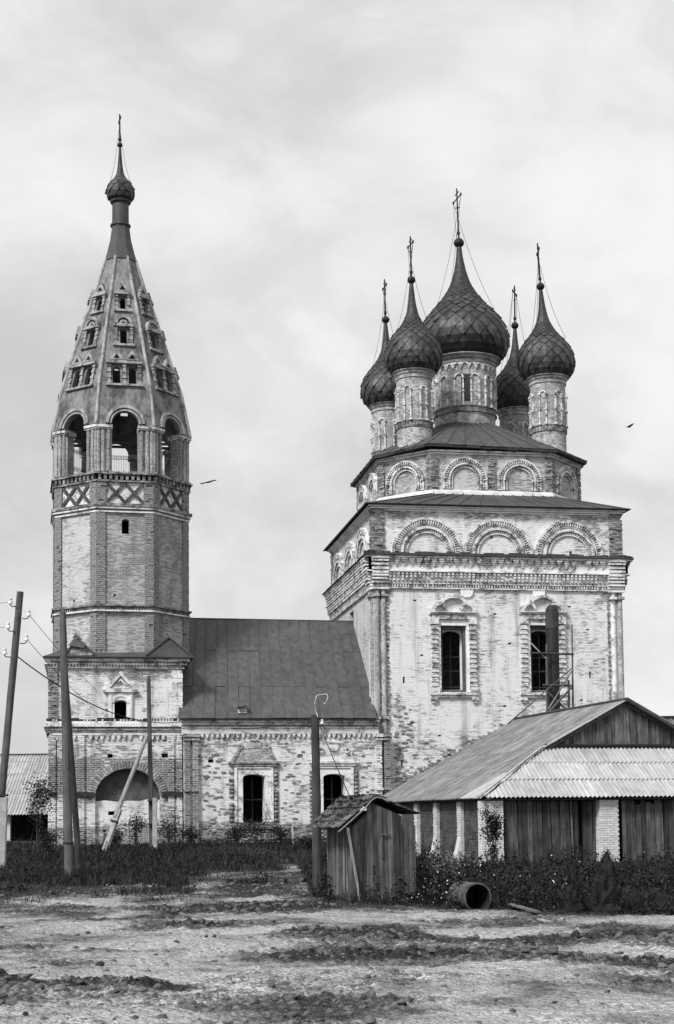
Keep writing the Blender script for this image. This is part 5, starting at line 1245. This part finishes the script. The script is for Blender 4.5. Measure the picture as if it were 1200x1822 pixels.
# ================================================================== LEFT BARN and far roof
lb = thing('outbuilding', 'distant low brick outbuilding with pale corrugated roof at the left edge behind weeds', 'building', V(-20, 92, .5))
LBo = V(-27, 90, 0); f_ = F(LBo, R0, -D0)
slp = (Vector((0, 0, 3.75))+D0*6.0); sl2 = slp.normalized(); lnn = slp.length
mA = corr_mesh(1.12, lnn/3+.12, nl=1, amp=.035, pitch=.19); mA.materials.append(M['asb'])
for k in range(14):
    for r_ in range(3): place_sheet(mA, lb, f_.p(-1+k*1.09, .5, 2.15)+sl2*(r_*lnn/3)+Vector((0, 0, .02*r_)), R0, sl2, M['asb'])
b_ = MB(); b_.bricks(f_, 4.9, 7.6, -.3, 0, .3, 2.2, jit=.01, miss=0); b_.build('brick_pier', M['bricks_w'], lb)
b_ = MB(); b_.box(f_, -1, 14, -5, -4.8, .2, 5.5); b_.box(f_, 9.9, 14, -.3, 0, .2, 2.2); b_.build('rear_wall', M['dark'], lb)
b_ = MB(); b_.cyl(f_.p(-1, -5.5, 5.92), f_.p(14, -5.5, 5.92), .09, .09, 6); b_.build('ridge_cap', M['poled'], lb)
b_ = MB(); b_.slab([f_.p(-1, -11.5, 2.1), f_.p(-1, -5.5, 5.86), f_.p(14, -5.5, 5.86), f_.p(14, -11.5, 2.1)], .05); b_.build('rear_slope', M['asbo'], lb)
fb = thing('outbuilding', 'far building with pale corrugated roof just visible above the barn at the right edge', 'building', V(22, 84, .5))
f_ = F(V(16.3, 80, 0), R0, -D0); slp = Vector((0, 0, 3.2))+D0*4.5; sl2 = slp.normalized()
mA2 = corr_mesh(1.12, slp.length, nl=1, amp=.035, pitch=.19); mA2.materials.append(M['asb'])
for k in range(12): place_sheet(mA2, fb, f_.p(k*1.09, .4, 3.9), R0, sl2, M['asb'])
b_ = MB(); b_.cyl(f_.p(0, -4.1, 7.08), f_.p(13, -4.1, 7.08), .13, .13, 6); b_.build('ridge_cap', M['poled'], fb)
b_ = MB(); b_.box(f_, .2, 12.9, -8, 0, .2, 3.95); b_.build('wall', M['base'], fb); b_ = MB(); b_.slab([f_.p(0, -8.4, 3.9), f_.p(0, -4.1, 7.0), f_.p(13, -4.1, 7.0), f_.p(13, -8.4, 3.9)], .05); b_.build('rear_slope', M['asbo'], fb)

# ================================================================== BARREL, plank, heaps, stakes
bc = V(2.36, 27.7, .20); ax_ = (R0*-.30+D0*.95).normalized()
brl = thing('oil_drum', 'rusty open-ended oil drum lying on its side in the weeds beside the shed', 'barrel', V(2.24, 27.7, 0))
b_ = MB(); x_ = ax_.cross(Vector((0, 0, 1))).normalized(); y_ = x_.cross(ax_)
k0 = len(b_.v); seg = 28; prof = [(-.40, .24), (-.40, .262), (-.385, .268), (-.37, .256), (-.16, .256), (-.14, .268), (-.12, .256), (.12, .256), (.14, .268), (.16, .256), (.37, .256), (.40, .262), (.40, .02)]
for d_, r_ in prof:
    for i in range(seg): an = 2*math.pi*i/seg; b_.v.append(bc+ax_*d_+x_*math.cos(an)*r_+y_*math.sin(an)*r_)
for j in range(len(prof)-1):
    for i in range(seg): a = k0+j*seg+i; c_ = k0+j*seg+(i+1) % seg; b_.f.append((a, c_, c_+seg, a+seg))
b_.build('drum_shell', M['drum'], brl, smooth=40)
b_ = MB(); b_.lathe((0, 0, 0), [(.24, -.40), (.24, .34), (.01, .34)], 28); mm = Matrix((x_, y_, ax_)).transposed(); b_.v = [bc+mm@v_ for v_ in b_.v]; b_.build('drum_inside', M['iron'], brl, smooth=40)
b_ = MB(); b_.arc(F(bc-ax_*.402, x_, -ax_, y_), 0, 0, .238, .262, 0, .015, 0, 360, 28); b_.build('rim', M['drum'], brl)
b_ = MB(); a = V(3.07, 27.3, .06); c_ = V(3.27, 25.2, .05); d_ = (c_-a).normalized(); b_.box(F(a, d_, d_.cross(Z0).normalized()), 0, (c_-a).length, -.05, .05, 0, .03); o = b_.build('plank', M['board'], at=a)
tag(o, 'pale weathered plank lying on the dirt to the right of the oil drum', 'plank')
def heap(label, lat, dep, w_, h_, lean=0):
    b_ = MB(); seg, rg = 18, 9; c_ = V(lat, dep, ground_z(dep)-.05); k0 = 0
    for j in range(rg+1):
        f_ = j/rg; rr = w_/2*(1-f_)**.62*(1+.05*math.sin(j*2))+.015
        for i in range(seg): an = 2*math.pi*i/seg; r2 = rr*(1+random.uniform(-.22, .18)); b_.v.append(c_+R0*(math.cos(an)*r2+lean*f_)+D0*math.sin(an)*r2+Vector((0, 0, h_*f_+random.uniform(-.02, .02))))
    for j in range(rg):
        for i in range(seg): a = j*seg+i; c2 = j*seg+(i+1) % seg; b_.f.append((a, c2, c2+seg, a+seg))
    for i in range(900):
        f_ = random.random()**1.2; an = random.uniform(0, 6.28); rr = w_/2*(1-f_)**.62; p = c_+R0*(math.cos(an)*rr+lean*f_)+D0*math.sin(an)*rr+Vector((0, 0, h_*f_)); b_.cyl(p, p+Vector((random.uniform(-.06, .06), random.uniform(-.06, .06), random.uniform(-.14, .06))), .012, .004, 3, False)
    o_ = b_.build('hay_heap', M['straw'], at=c_); tag(o_, label, 'heap', 'dark heaps in the weeds before the barn'); return o_
heap('wider dark pointed heap of old hay in weeds before the second barn pillar', 4.50, 25.6, .60, 1.06)
heap('narrower dark pointed heap of old hay left of the wider heap before the barn', 3.98, 25.9, .32, 1.0)
b_ = MB(); b_.cyl(V(4.35, 30.5, .0), V(4.75, 30.5, .75), .025, .02, 6); o = b_.build('stake', M['pole'], at=V(4.35, 30.5, 0)); tag(o, 'thin stake leaning right in the weeds left of the dark heaps', 'stake')
b_ = MB(); b_.box(F(Pv(523, 1500, 67), R0, -D0, (Z0-R0*.1).normalized()), -.05, .05, -.03, .03, -.3, .75); o = b_.build('marker_post', M['conc'], at=Pv(523, 1500, 67)); tag(o, 'short white post at the foot of the hall wall, left of the shed side pole', 'post')
# bird in flight
bp = Pv(1123, 757, 60); b_ = MB(); bx = (R0+Vector((0, 0, .75))).normalized()
b_.lathe((0, 0, 0), [(.005, -.16), (.03, -.12), (.045, -.03), (.04, .05), (.02, .11), (.005, .15)], 8); rm = bx.to_track_quat('Z', 'Y').to_matrix(); b_.v = [bp+rm@v_ for v_ in b_.v]
o = thing('bird', 'small dark bird in flight in the sky right of the domes', 'bird', bp); bb_ = b_.build('body', M['iron'], o)
for s_ in (-1, 1):
    wv_ = MB(); pw = (R0*.6*s_+Vector((0, 0, .35*s_+.1))+D0*.5*s_).normalized(); wv_.slab([bp-bx*.05, bp+bx*.06, bp+bx*.03+pw*.16, bp-bx*.08+pw*.26, bp-bx*.07+pw*.12], .012); wv_.build('wing', M['iron'], o)

bp = Pv(371, 858, 55); o = thing('bird', 'slender dark winged streak side-on in the sky just right of the belfry', 'bird', bp)  # winged shape built for an unclear dark streak
b_ = MB(); b_.lathe((0, 0, 0), [(.004, -.15), (.02, -.10), (.03, -.02), (.022, .07), (.004, .14)], 8); rm = (R0+Z0*.12).normalized().to_track_quat('Z', 'Y').to_matrix(); b_.v = [bp+rm@v_ for v_ in b_.v]; b_.build('body', M['iron'], o)
for s_ in (-1, 1):
    wv_ = MB(); e_ = bp+(R0*.30+Z0*.09)*s_+D0*.12*s_; wv_.slab([bp-D0*.05*s_-R0*.02, bp+D0*.06*s_, e_, e_-R0*.08*s_-D0*.04*s_], .018); wv_.build('wing', M['iron'], o)

# ================================================================== VEGETATION
def leaf_cloud(pts, size, name, mat, nrm_up=.3):
    n = len(pts); d1 = rng.normal(size=(n, 3)); d1 /= np.linalg.norm(d1, axis=1)[:, None]; d2 = rng.normal(size=(n, 3)); d2 -= (d2*d1).sum(1)[:, None]*d1; d2 /= np.linalg.norm(d2, axis=1)[:, None]
    s_ = (size*(.6+.8*rng.random(n)))[:, None]
    v_ = np.stack([pts-d1*s_*.5, pts+d2*s_*.26, pts+d1*s_*.5, pts-d2*s_*.26], 1).reshape(-1, 3); q_ = np.arange(4*n).reshape(-1, 4)
    return v_, q_
def bush(label, cat, px, dep, w_, h_, nl=900, leaf=.07, mat='leaf', zoff=0, name='bush', group=None, sparse=False, stems=7):
    p0 = V((px-600)/2700*dep, dep, ground_z(dep)+zoff); t_ = thing(name, label, cat, p0, group)
    b_ = MB(); tips = []
    for i in range(stems):
        an = random.uniform(0, 6.28); top = p0+Vector((math.cos(an)*w_*.35*random.random(), math.sin(an)*w_*.35*random.random(), h_*random.uniform(.6, .95))); mid_ = p0.lerp(top, .5)+Vector((random.uniform(-.05, .05), random.uniform(-.05, .05), 0))
        b_.cyl(p0-Vector((0, 0, .1)), mid_, .014+.006*h_, .01, 5); b_.cyl(mid_, top, .01, .004, 4); tips += [mid_, top, mid_.lerp(top, .5), p0.lerp(mid_, .7)]
        for k in range(5):
            q_ = mid_.lerp(top, random.random()); e = q_+Vector((random.uniform(-1, 1)*w_*.35, random.uniform(-1, 1)*w_*.35, random.uniform(.05, .25)*h_*.6)); b_.cyl(q_, e, .006, .003, 4); tips += [e, q_.lerp(e, .6)]
    b_.build('stems', M['boardd'], t_)
    tp_ = np.array([tuple(x) for x in tips]); c_ = tp_[rng.integers(0, len(tp_), nl)]+rng.normal(size=(nl, 3))*np.array([w_*.11, w_*.11, h_*.08])*(.7 if sparse else 1.25)
    c_[:, 2] = np.maximum(c_[:, 2], p0.z-.05)
    v_, q_ = leaf_cloud(c_, leaf, 'foliage', mat); v_ = v_-np.array(p0); o_ = fast_mesh('foliage', v_, q_, M[mat]); o_.parent = t_; return t_
bush('slender leafy sapling standing in front of the corner pillar of the barn', 'sapling', 872, 46.8, .9, 2.0, 1300, .085, 'leaf', name='sapling', sparse=True, stems=3)
bush('thin leafy bush in front of the outbuilding roof at the left edge', 'bush', 66, 62, 1.3, 3.6, 1500, .10, 'leaf', sparse=True)
G1 = 'bushes along the church foot'
for px, dep, w_, h_, lb_ in ((205, 65, .9, .8, 'low dark bush at the foot of the diagonal brace'), (240, 66.5, 1.1, 1.5, 'leafy bush growing before the blocked portal'), (300, 66.5, 1.3, 1.2, 'spreading dark bush right of the concrete stub'), (338, 67.5, 1.0, .8, 'small bush below the hall corner pilaster'), (420, 67.5, 1.0, .8, 'small bush left below the first hall window'), (455, 67, 1.6, 1.1, 'widest dark bush below the first hall window'), (500, 67.5, 1.1, .9, 'bush right below the first hall window'), (85, 60, 1.0, 1.0, 'dark bush at the left corner of the tower base'), (545, 62, 1.2, .6, 'low bush left of the shed side pole')):
    bush(lb_, 'bush', px, dep, w_, h_, 900, .085, group=G1)
bush('flowering weed clump with pale leaves between shed and barn', 'bush', 752, 33, 1.2, 1.0, 1100, .06, 'leaf', name='flowering_weed')
bush('pale leafy weed in front of the left side pillars of the barn', 'bush', 790, 34.5, 1.2, .8, 900, .06, 'leafl', name='flowering_weed')
# grass and weeds as ground cover
def scatter(n, lat0, lat1, d0, d1, seed, cond):
    r_ = np.random.default_rng(seed); dep = np.exp(r_.uniform(math.log(d0), math.log(d1), n)); u_ = r_.uniform(lat0, lat1, n); lat = u_*dep; g_ = cond(lat, dep); keep = r_.random(n) < g_; return lat[keep], dep[keep]
def zat(dep, lat):
    z = np.interp(dep, [0, 28, 33, 43, 50, 57, 65, 70, 90, 130, 400], [0, 0, .03, .1, .12, .28, .52, .66, .6, .5, .3]); return z
BASE2 = np.array([CP.x, CP.y]); R2 = np.array([R0.x, R0.y]); D2 = np.array([D0.x, D0.y])
def world(lat, dep, z): return np.concatenate([BASE2+lat[:, None]*R2+dep[:, None]*D2, z[:, None]], 1)
lat, dep = scatter(210000, -.42, .42, 23.2, 74, 3, lambda l, d: np.clip(grass_cover(l, d), 0, 1)**1.5*.9*((d < 70)))
inb = ((np.abs(lat-3.15) < .22) & (dep < 26.8)) | ((np.abs(lat-2.45) < .2) & (dep > 26.8) & (dep < 28)) | ((dep > 49.8) & (lat > (4.3-.27*(dep-50)))) | ((np.abs(lat-.75-.1*(dep-30)) < .75) & (dep > 30) & (dep < 31.7))
lat, dep = lat[~inb], dep[~inb]
n = len(lat); h = (.08+.40*rng.random(n)**1.8)*np.clip(.1+1.7*(fbm(lat*.5, dep*.35, 4, 77)-.2), .3, 1.6)*np.clip(grass_cover(lat, dep), .25, 1); wd = .010+.00042*dep*(.6+.8*rng.random(n)); z = zat(dep, lat)-.03
an = rng.uniform(0, 6.28, n); base_ = world(lat, dep, z); tdir = np.stack([np.cos(an), np.sin(an), np.zeros(n)], 1); ld = rng.normal(size=(n, 3))*.28; ld[:, 2] = 1; ld /= np.linalg.norm(ld, axis=1)[:, None]
mid_ = base_+ld*(h*.55)[:, None]; top = mid_+(ld+rng.normal(size=(n, 3))*.3)*(h*.5)[:, None]
v_ = np.stack([base_-tdir*wd[:, None]*.5, base_+tdir*wd[:, None]*.5, mid_+tdir*wd[:, None]*.42, mid_-tdir*wd[:, None]*.42, top], 1).reshape(-1, 3)
k5 = np.arange(n)*5; tri = np.concatenate([np.stack([k5, k5+1, k5+2], 1), np.stack([k5, k5+2, k5+3], 1), np.stack([k5+3, k5+2, k5+4], 1)])
o = fast_mesh('grass', v_, tri, M['grass']); tag(o, 'rough dark grass around the buildings', 'grass', kind='stuff')
# broad leaved weeds
lat, dep = scatter(21000, -.38, .38, 23.6, 69, 9, lambda l, d: np.clip(grass_cover(l, d)-.35, 0, 1)*np.clip((fbm(l*.7+5, d*.35, 3, 31)-.40)*6, 0, 1)*np.where(2700*l/d > 60, 1.0, .55))
inb = ((np.abs(lat-3.15) < .22) & (dep < 26.8)) | ((dep > 49.4) & (lat > (4.3-.27*(dep-50)))) | ((np.abs(lat-.75-.1*(dep-30)) < .8) & (dep > 29.9) & (dep < 31.9)) | ((np.abs(lat-2.45) < .25) & (dep > 26.4) & (dep < 28.3)) | ((np.abs(lat-4.3) < .55) & (dep < 26)); lat, dep = lat[~inb], dep[~inb]
n = len(lat); hh = (.12+.6*rng.random(n)**1.4)*np.where(2700*lat/dep > 60, np.where(dep < 27, .42, 1.0), .8); pts = []
K = 26; c_ = np.repeat(world(lat, dep, zat(dep, lat)), K, 0); f_ = rng.random(n*K); c_[:, 2] += f_*np.repeat(hh, K); c_[:, :2] += rng.normal(size=(n*K, 2))*.08*(1.1-f_)[:, None]
v_, q_ = leaf_cloud(c_, .068, '', None); o = fast_mesh('weeds', v_, q_, M['leaf']); tag(o, 'dark broad-leaved weeds', 'weeds', kind='stuff')
pxr = np.repeat(2700*lat/dep, K); sel = rng.random(len(c_)) < np.where((pxr > 120) & (pxr < 200), .03, .003*(pxr > 120)); 
v_, q_ = leaf_cloud(c_[sel]+[0, 0, .03], .05, '', None); o = fast_mesh('blossoms', v_, q_, M['flower']); tag(o, 'tiny pale blossoms among the weeds', 'flowers', kind='stuff')
# clods and stones on the bare earth
lat, dep = scatter(46000, -.30, .27, 10.8, 48, 12, lambda l, d: np.clip(churn(l, d), .10, 1)**1.2*np.clip(fbm(l*1.3, d*1.3, 3, 55)*2.2-.5, .1, 1)*(1-grass_cover(l, d)))
n = len(lat); s_ = (.008+.040*rng.random(n)**4.5)*(.7+.6*np.clip(churn(lat, dep), 0, 1)); 
ico = np.array([(0, 0, 1), (.89, 0, .45), (.28, .85, .45), (-.72, .53, .45), (-.72, -.53, .45), (.28, -.85, .45), (.72, .53, -.45), (-.28, .85, -.45), (-.89, 0, -.45), (-.28, -.85, -.45), (.72, -.53, -.45)])
itf = np.array([(0, 1, 2), (0, 2, 3), (0, 3, 4), (0, 4, 5), (0, 5, 1), (1, 6, 2), (2, 6, 7), (2, 7, 3), (3, 7, 8), (3, 8, 4), (4, 8, 9), (4, 9, 5), (5, 9, 10), (5, 10, 1), (1, 10, 6)])
gzc = zat(dep, lat)+(fbm(lat*.5, dep*.5, 3, 1)-.5)*.16*np.clip((60-dep)/30, .1, 1)+(fbm(lat*2.6, dep*2.6, 3, 2)-.5)*(.05+.07*churn(lat, dep))*np.clip((60-dep)/30, .1, 1)+np.maximum(fbm(lat*9, dep*9, 3, 5)-.5, 0)*(.05+.15*churn(lat, dep))
c_ = world(lat, dep, gzc+s_*.2)
v_ = (c_[:, None, :]+ico[None]*s_[:, None, None]*np.array([1.3, 1.3, .7])*(1+rng.normal(size=(n, 11, 1))*.34)).reshape(-1, 3)
tri = (itf[None]+(np.arange(n)*11)[:, None, None]).reshape(-1, 3)
o = fast_mesh('clods', v_, tri, M['stone']); tag(o, 'loose clods and pebbles on the dirt', 'clods', kind='stuff')
# a few separate dark stones
def rock(label, px, y, s_):
    dep = 1.6*2700/(y-1460); p = V((px-600)/2700*dep, dep, .02); b_ = MB(); b_.v = [p+Vector((a*s_*(1+random.uniform(-.25, .25)), c2*s_*(1+random.uniform(-.2, .2)), d_*s_*.8)) for a, c2, d_ in ico.tolist()]; b_.f = [tuple(t) for t in itf.tolist()]
    o_ = b_.build('dark_stone', M['moss'], at=p); tag(o_, label, 'stone', 'dark stones lying on the dirt')
rock('largest single dark stone on the pale dirt at lower left', 178, 1712, .055)
rock('dark stone left of the middle of the bare dirt', 312, 1676, .06)
rock('small dark stone, left one of a pair near the middle dirt', 365, 1664, .03)
rock('small dark stone, right one of a pair near the middle dirt', 380, 1664, .035)
rock('small dark stone near the bottom left corner', 46, 1797, .03)
rock('dark flat stone at the right edge of the dirt', 1190, 1672, .10)
print('bricks', brick_n, 'objects', len(bpy.data.objects))
